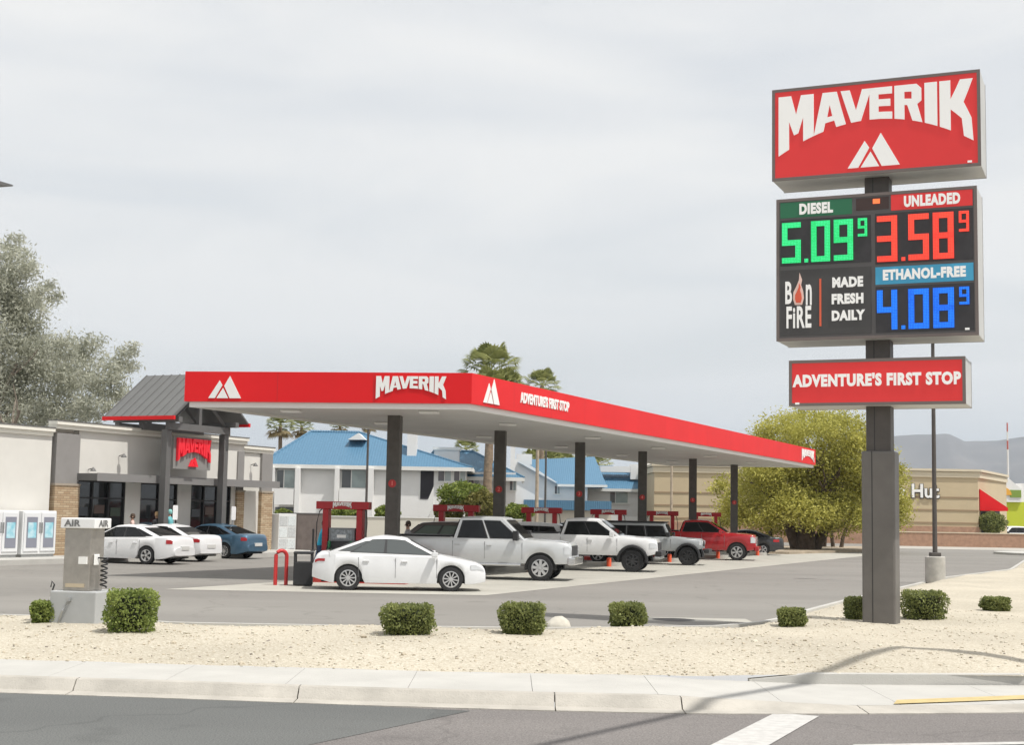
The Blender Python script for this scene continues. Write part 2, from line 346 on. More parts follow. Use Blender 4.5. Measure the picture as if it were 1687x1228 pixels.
# big white rock between two bushes
p = on_gravel(919, 1037); mb = MB(); b_ = bmesh.new(); bmesh.ops.create_icosphere(b_, subdivisions=3, radius=1)
for v in b_.verts:
    n_ = math.sin(v.co.x*3.1+1)*math.cos(v.co.y*2.7)*.12+random.uniform(-.03, .03); v.co *= 1+n_; v.co.x *= .27; v.co.y *= .2; v.co.z *= .20
mb.add([tuple(v.co) for v in b_.verts], [tuple(v.index for v in f.verts) for f in b_.faces]); b_.free()
tag(mb.build('boulder', mat('white_rock', (.54, .51, .44), .9, var=.1, vscale=6, bump=.5, bscale=14), smooth=50, loc=(p[0], p[1], p[2]+.02)), 'white rounded rock lying beside the middle clipped bush', 'rock')

# canopy plan: near right corner, long axis LV, short axis SV
AL, AS = R(24.3), R(7.3)
CC = np.array([-1.18, 41.89]); LV = np.array([math.sin(AL), math.cos(AL)]); SV = np.array([-math.cos(AS), math.sin(AS)])
CL, CW, CZ, CH = 46.9, 8.8, 5.36, .91
pc_ = [gnd(800, 982)[:2], gnd(270, 972)[:2]]; pc_ += [pc_[1]+LV*60, pc_[0]+LV*60]
M_pad = mat('pad_concrete', (.40, .385, .34), .85, var=.1, vscale=.7, bump=.2, bscale=30)
struct(poly_sheet('fuel_pad', [tuple(p) for p in pc_], .006, M_pad))
# far drive and planter strip on the right
struct(poly_sheet('far_drive', [tuple(gnd(x, y)[:2]) for x, y in ((1432, 903.5), (1687, 908), (1760, 909), (1760, 895.5), (1432, 893))], .006, mat('pale_drive', (.40, .38, .34), .9, var=.1, vscale=.2)))
pl = [gnd(1180, 912)[:2], gnd(1300, 914)[:2], gnd(1437, 909.5)[:2]]; pl = pl+[pl[2]+np.array([3, 12]), pl[0]+np.array([0, 17])]
mb = MB(); mb.prism([tuple(p) for p in pl], 'z', -.02, .15); struct(mb.build('tree_planter', mat('planter_earth', (.33, .27, .2), .95, var=.25, vscale=.8)))
# corner kerb at the far right edge
q = gnd(1687, 915); mb = MB(); mb.lathe([(6.0, -.02), (6.0, .15), (5.75, .16), (0.01, .17)], 40); struct(mb.build('corner_island', M_walk, loc=(q[0]+4.6, q[1]+1, 0)))

# mountains: ridged range
from mathutils import noise as mnoise
def hills(name, Y, prof, depth, seed, M):
    mb = MB(); xs = np.linspace(-250, 2300, 320); rows = 30; vs = []
    for i, x in enumerate(xs):
        top = atY(x, interp(x, prof), Y)
        for j in range(rows):
            t = j/(rows-1); X = top[0]*(1-.2*(1-t)); yy = Y-depth*(1-t)
            n_ = mnoise.fractal(Vector((X*.0016+seed, yy*.0012, 0)), 1., 2.1, 6)
            rd = 1-abs(mnoise.noise(Vector((X*.0035+seed, yy*.0007, 3))))
            e = math.sin(math.pi*min(1, t*1.02))
            z = top[2]*(t**1.15)*(1+.10*n_*(1-t)+.05*n_) + top[2]*.30*e*(rd-.72) + top[2]*.10*n_*e
            vs.append((X, yy, max(-.1 if j else -20, z)))
    mb.add(vs, [(i*rows+j, (i+1)*rows+j, (i+1)*rows+j+1, i*rows+j+1) for i in range(len(xs)-1) for j in range(rows-1)])
    o = struct(mb.build(name, M, smooth=80)); return o
M_hill = mat('hill_rock', (.13, .115, .105), .95, var=.25, vscale=.004, bump=0)
hills('hills', 6500, [(-250, 800), (700, 790), (1300, 760), (1380, 728), (1440, 722), (1500, 718), (1560, 713), (1590, 728), (1640, 726), (1690, 716), (1800, 705), (2300, 740)], 1500, 3, M_hill)
# ================================================================ FUEL CANOPY
M_red = mat('fascia_red', (.70, .016, .02), .5, spec=.2, var=.05, vscale=.5)
M_soff = mat('soffit_white', (.62, .62, .60), .55, var=.05, vscale=.6)
M_trim = mat('trim_white', (.74, .74, .71), .5)
M_coln = mat('column_brown_grey', (.085, .078, .07), .6, var=.15, vscale=4)
can = thing('fuel_canopy', 'long red fuel canopy on dark columns over the pumps', 'canopy', (CC[0], CC[1], 0), 0)
def cp(u, v): p = LV*u+SV*v; return (p[0], p[1])      # canopy plan coordinates relative to the near right corner
def ring(off):   # inset plan outline
    k = 1/math.cos(AL-AS); return [cp(off, off), cp(CL-off, off), cp(CL-off, CW-off), cp(off, CW-off)]
def slab(outl, z0, z1, name, M, **k):
    mb = MB(); mb.prism(outl[::-1], 'z', z0, z1); return mb.build(name, M, can, **k)
def wall_ring(o, i, z0, z1, name, M):
    mb = MB()
    for a in range(4):
        b = (a+1) % 4; mb.add([(*o[a], z0), (*o[b], z0), (*o[b], z1), (*o[a], z1), (*i[a], z0), (*i[b], z0), (*i[b], z1), (*i[a], z1)], [(0, 1, 2, 3), (7, 6, 5, 4), (0, 4, 5, 1), (3, 2, 6, 7)])
    return mb.build(name, M, can)
wall_ring(ring(0), ring(.12), CZ, CZ+CH, 'fascia', M_red)
wall_ring(ring(.10), ring(.24), CZ-.17, CZ+.004, 'soffit_edge_band', M_trim)
slab(ring(.2), CZ-.10, CZ+.1, 'soffit', M_soff)
slab(ring(.13), CZ+CH-.25, CZ+CH-.2, 'roof_deck', mat('deck_grey', (.4, .4, .4), .7))
M_seam = mat('seam_red', (.45, .015, .018), .6)
for side_, pos in [('l', u) for u in np.arange(3.05, CL-1, 3.05)]+[('e', 2.95), ('e', 5.9)]:
    p, q = (cp(pos, 0), cp(pos+.014, 0)) if side_ == 'l' else (cp(0, pos), cp(0, pos+.014)); n2 = (math.cos(AL)*.004, -math.sin(AL)*.004) if side_ == 'l' else (-math.sin(AS)*.004, -math.cos(AS)*.004)
    sm_ = MB(); sm_.add([(p[0]+n2[0], p[1]+n2[1], CZ+.01), (q[0]+n2[0], q[1]+n2[1], CZ+.01), (q[0]+n2[0], q[1]+n2[1], CZ+CH-.01), (p[0]+n2[0], p[1]+n2[1], CZ+CH-.01)], [(0, 1, 2, 3)]); sm_.build('fascia_seam', M_seam, can)
# soffit panel seams and recessed light fixtures
mb = MB()
for u in np.arange(1.2, CL-.6, .62):
    a, b = cp(u, .5), cp(u, CW-.5); a2, b2 = cp(u+.05, .5), cp(u+.05, CW-.5); mb.add([(*a, CZ-.112), (*a2, CZ-.112), (*b2, CZ-.112), (*b, CZ-.112)], [(0, 1, 2, 3)])
mb.build('soffit_seams', mat('seam_grey', (.42, .42, .41), .6), can)
ml = MB(); ml.box(-.3, .3, -.3, .3, -.05, .0); lm = ml.mesh('soffit_light', mat('fixture_white', (.8, .8, .78), .3))
for k in range(6):
    for v in (2.2, 6.6):
        p = cp(4.29+8.24*k+3.6 if k < 5 else 2.0, v); instance(lm, 'soffit_light', can, (p[0], p[1], CZ-.115))
# columns with small red number plates
cm = MB(); cm.box(-.21, .21, -.21, .21, 0, CZ-.1); cme = cm.mesh('column', M_coln)
COLP = []
for k in range(6):
    p = LV*(4.29+8.24*k)+SV*4.4; COLP.append(CC+p)
    c = instance(cme, 'column', can, (p[0], p[1], 0), (0, 0, -AS))
    bp = MB(); bp.box(-.33, .33, -.33, .33, .16, .2); bp.build('base_plate', M_coln, c)
    pl_ = MB(); pl_.prism([(.13*math.cos(t), .13*math.sin(t)) for t in np.linspace(0, 2*math.pi, 17)[:-1]], 'y', -.218, -.209); pl_.build('number_plate', mat('plate_red', (.45, .03, .03), .5), c, loc=(0, 0, 3.05))
    tm = text_mesh(str(k+1), .2, mat('plate_pale_red', (.75, .2, .17), .5), .004, extr=.003); tm.transform(FRONT); instance(tm, 'plate_number', c, (0, -.222, 3.05))
# lettering: near (end) fascia faces the road; frame: x to the right along -SV, normal to the camera
th_end = -AS
def on_end(me_or_mb, name, M, d, z, off=.012):
    """d: distance from the near right corner leftwards along the end fascia"""
    p = cp(0, d); o = (me_or_mb.build(name, M, can) if isinstance(me_or_mb, MB) else instance(me_or_mb, name, can))
    o.rotation_euler = (0, 0, th_end); nrm = np.array([-math.sin(AS), -math.cos(AS)]); o.location = (p[0]+nrm[0]*off, p[1]+nrm[1]*off, z); return o
th_long = math.pi/2-AL
def on_long(me_or_mb, name, M, u, z, off=.012):
    p = cp(u, 0); o = (me_or_mb.build(name, M, can) if isinstance(me_or_mb, MB) else instance(me_or_mb, name, can))
    o.rotation_euler = (0, 0, th_long); nrm = np.array([math.cos(AL), -math.sin(AL)]); o.location = (p[0]+nrm[0]*off, p[1]+nrm[1]*off, z); return o
zf = lambda x: .26+.0*x+(-.30)*(2*abs(x)/2.1)**2+.0
on_end(peaks(1.02), 'peak_emblem', M_white, 7.53, CZ+.10)
on_end(board_letters(2.12, .78, lambda x: .42-.32*(2*x/2.12)**2), 'brand_lettering', M_white, 1.82, CZ+.02)
on_long(peaks(1.15), 'peak_emblem', M_white, 1.35, CZ+.10)
on_long(text_mesh("ADVENTURE'S FIRST STOP", .44, M_white, .02, sx=.8), 'slogan_lettering', M_white, 5.6, CZ+.46)
for o in list(can.children):
    if o.name.startswith('slogan_lettering'): o.data.transform(FRONT)
on_long(board_letters(3.2, .78, lambda x: .42-.32*(2*x/3.2)**2), 'brand_lettering', M_white, CL-2.1, CZ+.02)

# ---------------------------------------------------------------- pump islands, dispensers, bollards
M_kred = mat('kerb_red', (.42, .035, .025), .6, var=.2, vscale=5)
M_pred = mat('pump_red', (.40, .012, .018), .35, var=.06, vscale=2)
M_pblk = mat('pump_black', (.025, .025, .027), .45)
M_scr = mat('pump_screen', (.25, .28, .30), .2, var=.4, vscale=12)
M_bol = mat('bollard_orange', (.72, .10, .035), .5, var=.1, vscale=6)
def make_pump():
    t = bpy.data.objects.new('fuel_dispenser', None); COL.objects.link(t)
    MB().box(-.46, .46, -.30, .30, 0, .98).build('lower_cabinet', M_pblk, t, bevel=.02)
    up = MB().box(-.42, .42, -.22, .22, .98, 1.42).build('upper_cabinet', mat('pump_grey', (.20, .21, .22), .45), t, bevel=.02)
    for s in (-1, 1):
        MB().box(-.34, .34, -.235, -.222, 1.04, 1.36).build('display_panel', M_scr, up, rot=(0, 0, 0 if s < 0 else math.pi))
        MB().box(-.15, .15, -.243, -.236, 1.1, 1.2).build('keypad', M_white, up, rot=(0, 0, 0 if s < 0 else math.pi))
        MB().box(-.22, .22, -.315, -.302, .35, .75).build('notice_panel', mat('notice_grey', (.35, .36, .36), .5), t, rot=(0, 0, 0 if s < 0 else math.pi))
    for s in (-1, 1):
        MB().box(s*.56-.095, s*.56+.095, -.2, .2, 0, 2.02).build('post', M_pred, t, bevel=.015)
    hd = MB(); hd.box(-.87, .87, -.24, .24, 2.02, 2.27); hdo = hd.build('header', M_pred, t, bevel=.015)
    for s in (-1, 1):
        bl = board_letters(.62, .23, lambda x: .12-.09*(2*x/.62)**2, .006).build('header_lettering', M_white, hdo, loc=(0, s*.246, 2.02), rot=(0, 0, 0 if s < 0 else math.pi))
        pts = [(s*.42, -.32, .9), (s*.5, -.42, .5), (s*.7, -.40, .45), (s*.82, -.3, 1.0), (s*.83, -.22, 1.6), (s*.78, -.1, 1.95), (s*.7, 0, 2.05)]
        MB().tube(pts, .018, 6).build('hose', M_black, t, smooth=60)
        nz = MB(); nz.box(-.03, .03, -.06, .06, 0, .2); nz.tube([(0, 0, .15), (0, -.1, .05), (0, -.16, -.08)], .016, 6)
        nz.build('nozzle', mat('nozzle_green', (.03, .22, .09), .5), t, loc=(s*.36, -.36, .8))
    return t
def copy_tree(o, parent=None):
    c = o.copy(); COL.objects.link(c); c.parent = parent
    for ch in o.children: copy_tree(ch, c)
    return c
isl = MB(); n_ = 10
out_ = [(-2.35+.55*math.cos(t), .55*math.sin(t)) for t in np.linspace(math.pi/2, 1.5*math.pi, n_)]+[(1.35+.55*math.cos(t), .55*math.sin(t)) for t in np.linspace(-math.pi/2, math.pi/2, n_)]
isl.prism(out_, 'z', 0, .17); imesh = isl.mesh('pump_island', M_conc, 40)
ordn = ['nearest to the road', 'second from the road', 'third from the road', 'fourth from the road', 'fifth from the road', 'farthest from the road']
pump0 = make_pump(); bolm = MB(); bolm.lathe([(.10, 0), (.10, .34), (.08, .38), (.0, .39)], 14); bme = bolm.mesh('island_bollard', M_bol, 40)
carside = ['behind the white sedan', 'behind the silver pickup', 'behind the white pickup', 'behind the off-road car', 'above the red pickup hood', 'at the far right end by the tree']
for k in range(6):
    c = COLP[k]
    i_ = instance(imesh, 'pump_island', None, (c[0], c[1], 0), (0, 0, -AS)); tag(i_, 'raised concrete pump island %s under the canopy' % ordn[k], 'island', 'pump islands')
    nose = MB(); nose.prism([(x*1.012-.0, y*1.012) for x, y in out_[:n_]]+[(-2.0, -.557), (-2.0, .557)], 'z', .004, .174); nose.build('red_nose', M_kred, i_)
    p = pump0 if k == 0 else copy_tree(pump0)
    q = c+SV*1.62+LV*0; p.location = (q[0], q[1], .17); p.rotation_euler = (0, 0, -AS)
    tag(p, 'red and black fuel dispenser %s, %s' % (carside[k], ordn[k].replace(' from the road', '').replace(' to the road', '')), 'fuel pump', 'fuel dispensers')
    for s, nm in ((1.55, 'right'),):
        q = c-SV*s-LV*.75; b = instance(bme, 'island_bollard', None, (q[0], q[1], 0)); tag(b, 'short orange-red bollard at the %s end of the pump island %s' % (nm, ordn[k]), 'bollard', 'island bollards')
# hoop bollard, rubbish bin and red kerb nose beyond the white sedan
q = gnd(462, 965); hb = MB(); hw = .16
hb.tube([(-hw, 0, 0), (-hw, 0, .82)]+[(-hw*math.cos(t), 0, .82+hw*math.sin(t)) for t in np.linspace(.3, math.pi-.3, 7)]+[(hw, 0, .82), (hw, 0, 0)], .055, 12)
tag(hb.build('hoop_bollard', mat('hoop_red', (.5, .03, .03), .45, var=.08), smooth=50, loc=(q[0], q[1], 0), rot=(0, 0, .5)), 'red steel hoop bollard left of the rubbish bin', 'bollard')
q = gnd(499, 966); bn = thing('rubbish_bin', 'black square rubbish bin beside the red hoop bollard', 'bin', (q[0], q[1], 0), .1)
MB().box(-.27, .27, -.27, .27, .03, .68).build('body', mat('bin_black', (.018, .018, .02), .6, var=.3, vscale=40), bn, bevel=.02)
for s in (-1, 1): MB().box(s*.235-.035, s*.235+.035, -.26, .26, .68, .9).build('hood_side', M_pblk, bn)
MB().box(-.28, .28, -.28, .28, .9, .97).build('hood', M_pblk, bn, bevel=.02)
q = gnd(545, 963); nk = MB(); nk.prism([(-1.0, -.3), (2.2, -.3), (2.2, .5), (-1.0, .5), (-1.25, .1)], 'z', 0, .19)
tag(nk.build('island_kerb', M_kred, loc=(q[0], q[1]+1.0, 0), rot=(0, 0, -AS)), 'low red painted kerb behind the white sedan', 'kerb')
# ================================================================ PYLON PRICE SIGN
M_cab = mat('cabinet_grey', (.50, .50, .48), .5, var=.06, vscale=1.5)
M_rim = mat('cabinet_rim', (.17, .14, .13), .5)
M_sred = mat('sign_red', (.62, .03, .03), .4, var=.04, vscale=1, emis=(.8, .03, .03), estr=.16)
M_wlit = mat('white_letter_lit', (.8, .8, .78), .4, emis=(1, .98, .95), estr=.14)
M_pole = mat('sign_pole', (.075, .066, .06), .55, var=.12, vscale=3)
M_slv = mat('sign_sleeve', (.135, .125, .115), .5, var=.1, vscale=2)
SY = R(-23.5); SX, SYY = 7.08, 27.28; SZ = grav_z(SX, SYY)-.03
sg = thing('price_sign', 'tall pylon sign with red boards and fuel price panel on a dark pole', 'sign', (SX, SYY, 0), SY)
MB().box(-.23, .23, -.23, .23, 3.3, 9.0).build('upper_pole', M_pole, sg, bevel=.03)
sl = MB().box(-.31, .31, -.29, .29, SZ-.15, 3.46).build('pole_sleeve', M_slv, sg, bevel=.04)
MB().box(-.12, -.105, -.293, -.28, SZ, 3.45).build('sleeve_seam', M_black, sl)
MB().box(-.075, -.06, -.233, -.22, 3.47, 8.9).build('pole_seam', M_black, sg)
D = 1.05
def cabinet(name, W, z0, z1):
    c = MB().box(-W/2, W/2, -D/2, D/2, z0, z1).build(name, M_cab, sg, bevel=.015); f = -D/2
    rm = MB(); t = .055
    for s in (-1, 1):
        y = s*(D/2+.004); a, b = (y-.012, y+.012)
        rm.box(-W/2-.004, W/2+.004, a, b, z0-.004, z0+t); rm.box(-W/2-.004, W/2+.004, a, b, z1-t, z1+.004); rm.box(-W/2-.004, -W/2+t, a, b, z0+t, z1-t); rm.box(W/2-t, W/2+.004, a, b, z0+t, z1-t)
    rm.build('rim', M_rim, c); return c
F = -D/2
def plate(par, name, M, u0, u1, z0, z1, lift=.006, th=.006): return MB().box(u0, u1, F-lift-th, F-lift, z0, z1).build(name, M, par)
def put_text(par, name, txt, size, M, x, z, bold=.0, sx=1., lift=.02, align='CENTER', space=1.12):
    me = text_mesh(txt, size, M, bold, align, .004, sx*.92, space); me.transform(FRONT); return instance(me, name, par, (x, F-lift, z))
# board 1
W1, a0, a1 = 3.93, 8.77, 10.61; c1 = cabinet('brand_cabinet', W1, a0, a1); H1 = a1-a0
plate(c1, 'red_face', M_sred, -W1/2+.05, W1/2-.05, a0+.05, a1-.05, .0)
bl = board_letters(W1*.935, a1-.085*H1, lambda x: a1-H1*(.42+.315*(2*x/(W1*.935))**2), .012); bl.build('brand_lettering', M_wlit, c1, loc=(0, F-.008, 0))
pk = peaks(W1*.25, .012).build('peak_emblem', M_wlit, c1, loc=(-.0, F-.008, a0+.075*H1))
# board 2: prices
W2, b0, b1 = 3.76, 5.585, 8.39; c2 = cabinet('price_cabinet', W2, b0, b1); H2 = b1-b0
M_pan = mat('price_panel_dark', (.035, .033, .036), .45, var=.15, vscale=5); M_bon = mat('bonfire_panel', (.06, .058, .058), .5, var=.06, vscale=2)
def U(u): return -W2/2+W2*u
def V(v): return b1-H2*v
plate(c2, 'dark_face', mat('price_face', (.10, .095, .095), .5), -W2/2+.05, W2/2-.05, b0+.05, b1-.05, .0)
plate(c2, 'green_banner', mat('banner_green', (.02, .16, .075), .4), U(.02), U(.39), V(.135), V(.025))
plate(c2, 'message_window', mat('window_brown', (.05, .025, .02), .3), U(.41), U(.575), V(.115), V(.03))
plate(c2, 'message_light', mat('amber_led', (.6, .1, .03), .4, emis=(1, .18, .05), estr=.8), U(.495), U(.53), V(.075), V(.042), .013)
plate(c2, 'red_banner', M_sred, U(.585), U(.98), V(.13), V(.022))
plate(c2, 'blue_banner', mat('banner_blue', (.06, .38, .62), .4), U(.505), U(.98), V(.635), V(.515))
plate(c2, 'price_window', M_pan, U(.02), U(.485), V(.475), V(.15)); plate(c2, 'price_window', M_pan, U(.505), U(.98), V(.495), V(.145)); plate(c2, 'price_window', M_pan, U(.505), U(.98), V(.965), V(.65))
bf = plate(c2, 'food_panel', M_bon, U(.02), U(.485), V(.965), V(.505))
put_text(c2, 'diesel_lettering', 'DIESEL', .27, M_wlit, U(.205), V(.082), .016, .8)
put_text(c2, 'unleaded_lettering', 'UNLEADED', .27, M_wlit, U(.785), V(.078), .016, .74)
put_text(c2, 'ethanol_lettering', 'ETHANOL-FREE', .255, M_wlit, U(.742), V(.575), .015, .84)
for i, wd in enumerate(('MADE', 'FRESH', 'DAILY')): put_text(c2, 'food_lettering', wd, .25, M_wlit, U(.365), V(.61+.115*i), .015, .88)
plate(c2, 'divider_bar', mat('bar_orange', (.75, .13, .06), .5), U(.222), U(.232), V(.905), V(.575), .014)
put_text(c2, 'logo_lettering', 'B', .60, M_wlit, U(.062), V(.672), .016, .46); put_text(c2, 'logo_lettering', 'n', .82, M_wlit, U(.168), V(.662), .016, .36)
put_text(c2, 'logo_lettering', 'FiRE', .58, M_wlit, U(.115), V(.845), .016, .47)
fl = MB(); pts = [(-.07, -.27), (.07, -.27), (.105, -.14), (.09, 0), (.05, .12), (.07, .22), (.02, .36), (.01, .22), (-.04, .1), (-.10, -.02), (-.105, -.16)]
fl.prism(pts, 'y', -.01, 0); fl.build('flame_emblem', mat('flame_pale', (.85, .62, .55), .5), c2, loc=(U(.115), F-.014, V(.655)))
f2 = MB(); f2.prism([(x*.62, z*.62-.06) for x, z in pts], 'y', -.008, 0); f2.build('flame_core', mat('flame_red', (.75, .12, .06), .5), c2, loc=(U(.115), F-.026, V(.655)))
# LED digits: block strokes with a lamp-dot texture
def led(name, c, c2_, s):
    M = bpy.data.materials.new(name); M.use_nodes = True; n = M.node_tree.nodes; k = M.node_tree.links.new; b = n['Principled BSDF']
    b.inputs['Base Color'].default_value = (*[v*.5 for v in c], 1); b.inputs['Roughness'].default_value = .5
    t = n.new('ShaderNodeTexCoord'); v = n.new('ShaderNodeTexVoronoi'); v.inputs['Scale'].default_value = 34; v.inputs['Randomness'].default_value = 0.15; k(t.outputs['Object'], v.inputs['Vector'])
    r = n.new('ShaderNodeValToRGB'); r.color_ramp.elements[0].color = (*c2_, 1); r.color_ramp.elements[1].color = (*c, 1); r.color_ramp.elements[0].position = .1; r.color_ramp.elements[1].position = .55
    k(v.outputs['Distance'], r.inputs['Fac']); k(r.outputs['Color'], b.inputs['Emission Color']); b.inputs['Emission Strength'].default_value = s; return M
LG = led('led_green', (.0, .50, .10), (.10, .95, .45), .8); LR = led('led_red', (.75, .03, .02), (1, .13, .06), .8); LB = led('led_blue', (.0, .08, .62), (.02, .35, 1), .8)
SEG = {'0': 'abcdef', '3': 'abgcd', '4': 'fgbc', '5': 'afgcd', '8': 'abcdefg', '9': 'abcdfg'}
def digit(par, ch, x, z, w, h, M, t=None):
    t = t or w*.285; mb = MB(); y0, y1 = F-.03, F-.0125; m_ = z+h/2
    sg_ = {'a': (x, x+w, z+h-t, z+h), 'd': (x, x+w, z, z+t), 'g': (x, x+w, m_-t/2, m_+t/2), 'f': (x, x+t, m_, z+h), 'e': (x, x+t, z, m_), 'b': (x+w-t, x+w, m_, z+h), 'c': (x+w-t, x+w, z, m_)}
    inset = {'f': 1, 'e': 1, 'b': 1, 'c': 1}
    for i, s_ in enumerate(SEG[ch]):
        a, b, c, d = sg_[s_]; e = .0015*(i+1)
        mb.box(a, b, y0-e, y1, c, d)
    return mb.build('price_digit', M, par)
def price(txt, u0, v0, v1, M, pw):
    z0, z1 = V(v1), V(v0); x = U(u0); h = z1-z0
    for i, ch in enumerate(txt):
        digit(c2, ch, x, z0, pw, h, M); x += pw*1.2
        if i == 0:
            MB().box(x-.0, x+.07, F-.03, F-.0125, z0, z0+.07).build('decimal_point', M, c2); x += .13
    digit(c2, '9', x+.02, z1-h*.44, pw*.48, h*.44, M, pw*.13)
price('509', .03, .17, .455, LG, .365); price('358', .515, .165, .48, LR, .375); price('408', .512, .675, .945, LB, .375)
# board 3: slogan
W3, d0, d1 = 3.27, 4.315, 5.195; c3 = cabinet('slogan_cabinet', W3, d0, d1)
plate(c3, 'red_face', M_sred, -W3/2+.05, W3/2-.05, d0+.05, d1-.05, .0)
put_text(c3, 'slogan_lettering', "ADVENTURE'S FIRST STOP", .30, M_wlit, .0, (d0+d1)/2+.03, .017, .865)
for cc, x, z in ((c1, W1/2-.2, a0+.09), (c2, W2/2-.2, b0+.12), (c3, -W3/2+.16, d0+.045)):
    MB().box(x-.04, x+.04, F-.022, F-.016, z-.02, z+.02).build('maker_plate', M_wlit, cc)
# ================================================================ CONVENIENCE STORE
SA = R(25.5); SP = np.array([-11.5, 69.6]); STH = math.pi/2-SA
st = thing('convenience_store', 'low cream and grey convenience store with stone piers and gabled entrance', 'store', (SP[0], SP[1], 0), STH)
SLv = np.array([math.sin(SA), math.cos(SA)]); SNv = np.array([math.cos(SA), -math.sin(SA)])
def S2W(x, out, z=0): p = SP+SLv*x+SNv*out; return (p[0], p[1], z)
M_cream = mat('stucco_cream', (.66, .645, .60), .85, var=.03, vscale=1.5, bump=.15, bscale=90)
M_corn = mat('cornice_cream', (.76, .74, .66), .7)
M_grey = mat('stucco_grey', (.255, .245, .235), .8, var=.05, vscale=2, bump=.15, bscale=90)
M_dkg = mat('steel_grey', (.13, .128, .125), .5, var=.06, vscale=3)
M_stone = bpy.data.materials.new('stacked_stone'); M_stone.use_nodes = True
def _stn():
    n = M_stone.node_tree.nodes; k = M_stone.node_tree.links.new; b = n['Principled BSDF']; b.inputs['Roughness'].default_value = .9
    t = n.new('ShaderNodeTexCoord'); mp = n.new('ShaderNodeMapping'); mp.inputs['Rotation'].default_value = (R(90), 0, 0); k(t.outputs['Object'], mp.inputs[0])
    br = n.new('ShaderNodeTexBrick'); br.inputs['Color1'].default_value = (.36, .25, .15, 1); br.inputs['Color2'].default_value = (.50, .40, .27, 1); br.inputs['Mortar'].default_value = (.2, .14, .09, 1)
    br.inputs['Scale'].default_value = 1; br.inputs['Brick Width'].default_value = .34; br.inputs['Row Height'].default_value = .09; br.inputs['Mortar Size'].default_value = .008; k(mp.outputs[0], br.inputs['Vector'])
    k(br.outputs['Color'], b.inputs['Base Color']); bp = n.new('ShaderNodeBump'); bp.inputs['Strength'].default_value = .6; k(br.outputs['Fac'], bp.inputs['Height']); bp.invert = True; k(bp.outputs[0], b.inputs['Normal'])
_stn()
FZ = .2
def sb(name, M, x0, x1, y0, y1, z0, z1, par=st, **k): return MB().box(x0, x1, y0, y1, z0, z1).build(name, M, par, **k)
# walls: glazed openings left between wall pieces (facade plane y=0, inside +y)
sb('wall', M_cream, -34, -15.12, 0, 14, 0, 4.86)                                   # left wing
sb('wall', M_cream, -2.5, 0, .25, 14, 0, 4.82)                                      # right block
mbw = MB()
for x0, x1, z0, z1 in ((-13.6, -2.52, 3.2, 5.2), (-10.67, -9.73, 0, 3.2), (-7.26, -6.32, 0, 3.2), (-3.38, -2.52, 0, 3.2)): mbw.box(x0, x1, .02, .3, z0, z1)
mbw.box(-15.1, -2.52, .3, .34, 4.6, 5.2); mbw.box(-15.1, -14.8, .34, 14, 0, 5.2); mbw.box(-2.8, -2.51, .34, 14, 0, 5.2)
mbw.build('wall', M_cream, st)
sb('roof', mat('flat_roof', (.45, .44, .42), .9), -34, -.1, .35, 13.9, 4.3, 4.42)
# cornices, each a stepped moulding
def cornice(x0, x1, y, z):
    for i, (dz, h, o) in enumerate(((0, .16, .10), (.16, .14, .18))): sb('cornice', M_corn, x0-o*.3, x1+o*.3, y-o, y+.3, z+dz, z+dz+h-.004)
    sb('cornice_cap', M_dkg, x0-.06, x1+.06, y-.2, y+.35, z+.30, z+.335)
cornice(-34, -15.2, 0, 4.86); cornice(-15.05, -2.5, -.05, 5.17); cornice(-2.38, .08, .25, 4.84)
# grey piers over stone
for x0, x1, y in ((-14.92, -13.6, -.06), (-3.02, -2.53, -.05), (-.85, .03, .12)):
    sb('grey_pier', M_grey, x0, x1, y, y+.4, 3.0, 5.0 if x1 < -3 else 4.84)
    sb('stone_pier', M_stone, x0-.03, x1+.03, y-.05, y+.4, 0, 2.96)
    sb('pier_cap', mat('cap_stone', (.35, .30, .24), .8), x0-.06, x1+.06, y-.08, y+.4, 2.94, 3.02)
sb('stone_plinth', M_stone, -2.5, -.85, .2, .5, 0, .95)
# shop windows: dark glass, mullions, things faintly seen inside
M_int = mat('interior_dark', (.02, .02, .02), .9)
M_shop = mat('shop_glass', (.015, .017, .018), .05, spec=.8)
for x0, x1, n_, door in ((-13.6, -10.67, 3, False), (-9.73, -7.26, 2, True), (-6.32, -3.38, 3, False)):
    wn = sb('doorway' if door else 'shop_window', M_shop, x0, x1, .12, .14, 0.2, 3.2)
    fr_ = MB()
    for i in range(n_+1):
        x = x0+(x1-x0)*i/n_; x = min(max(x, x0+.035), x1-.035); fr_.box(x-.035, x+.035, .05, .119, .2, 3.2)
    fr_.box(x0, x1, .052, .118, 3.12, 3.2); fr_.box(x0, x1, .052, .118, 2.45, 2.51); fr_.box(x0, x1, .052, .118, .2, .32)
    fr_.build('frame', M_black, wn)
    if not door:
        for j in range(3):
            xx = x0+(j+.5)*(x1-x0)/3; MB().box(xx-.3, xx+.3, .105, .115, 1.75+.1*(j % 2), 2.1+.1*(j % 2)).build('poster', mat('poster_dim%d' % j, ((.06, .07, .08), (.09, .06, .05), (.05, .07, .05))[j], .6), wn)
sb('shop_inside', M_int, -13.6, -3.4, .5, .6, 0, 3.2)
# flat steel awning
sb('awning', M_dkg, -13.7, -1.15, -1.1, .02, 3.17, 3.45)
sb('awning_lip', mat('lip_grey', (.22, .215, .21), .5), -13.72, -1.13, -1.13, -1.1, 3.15, 3.47)
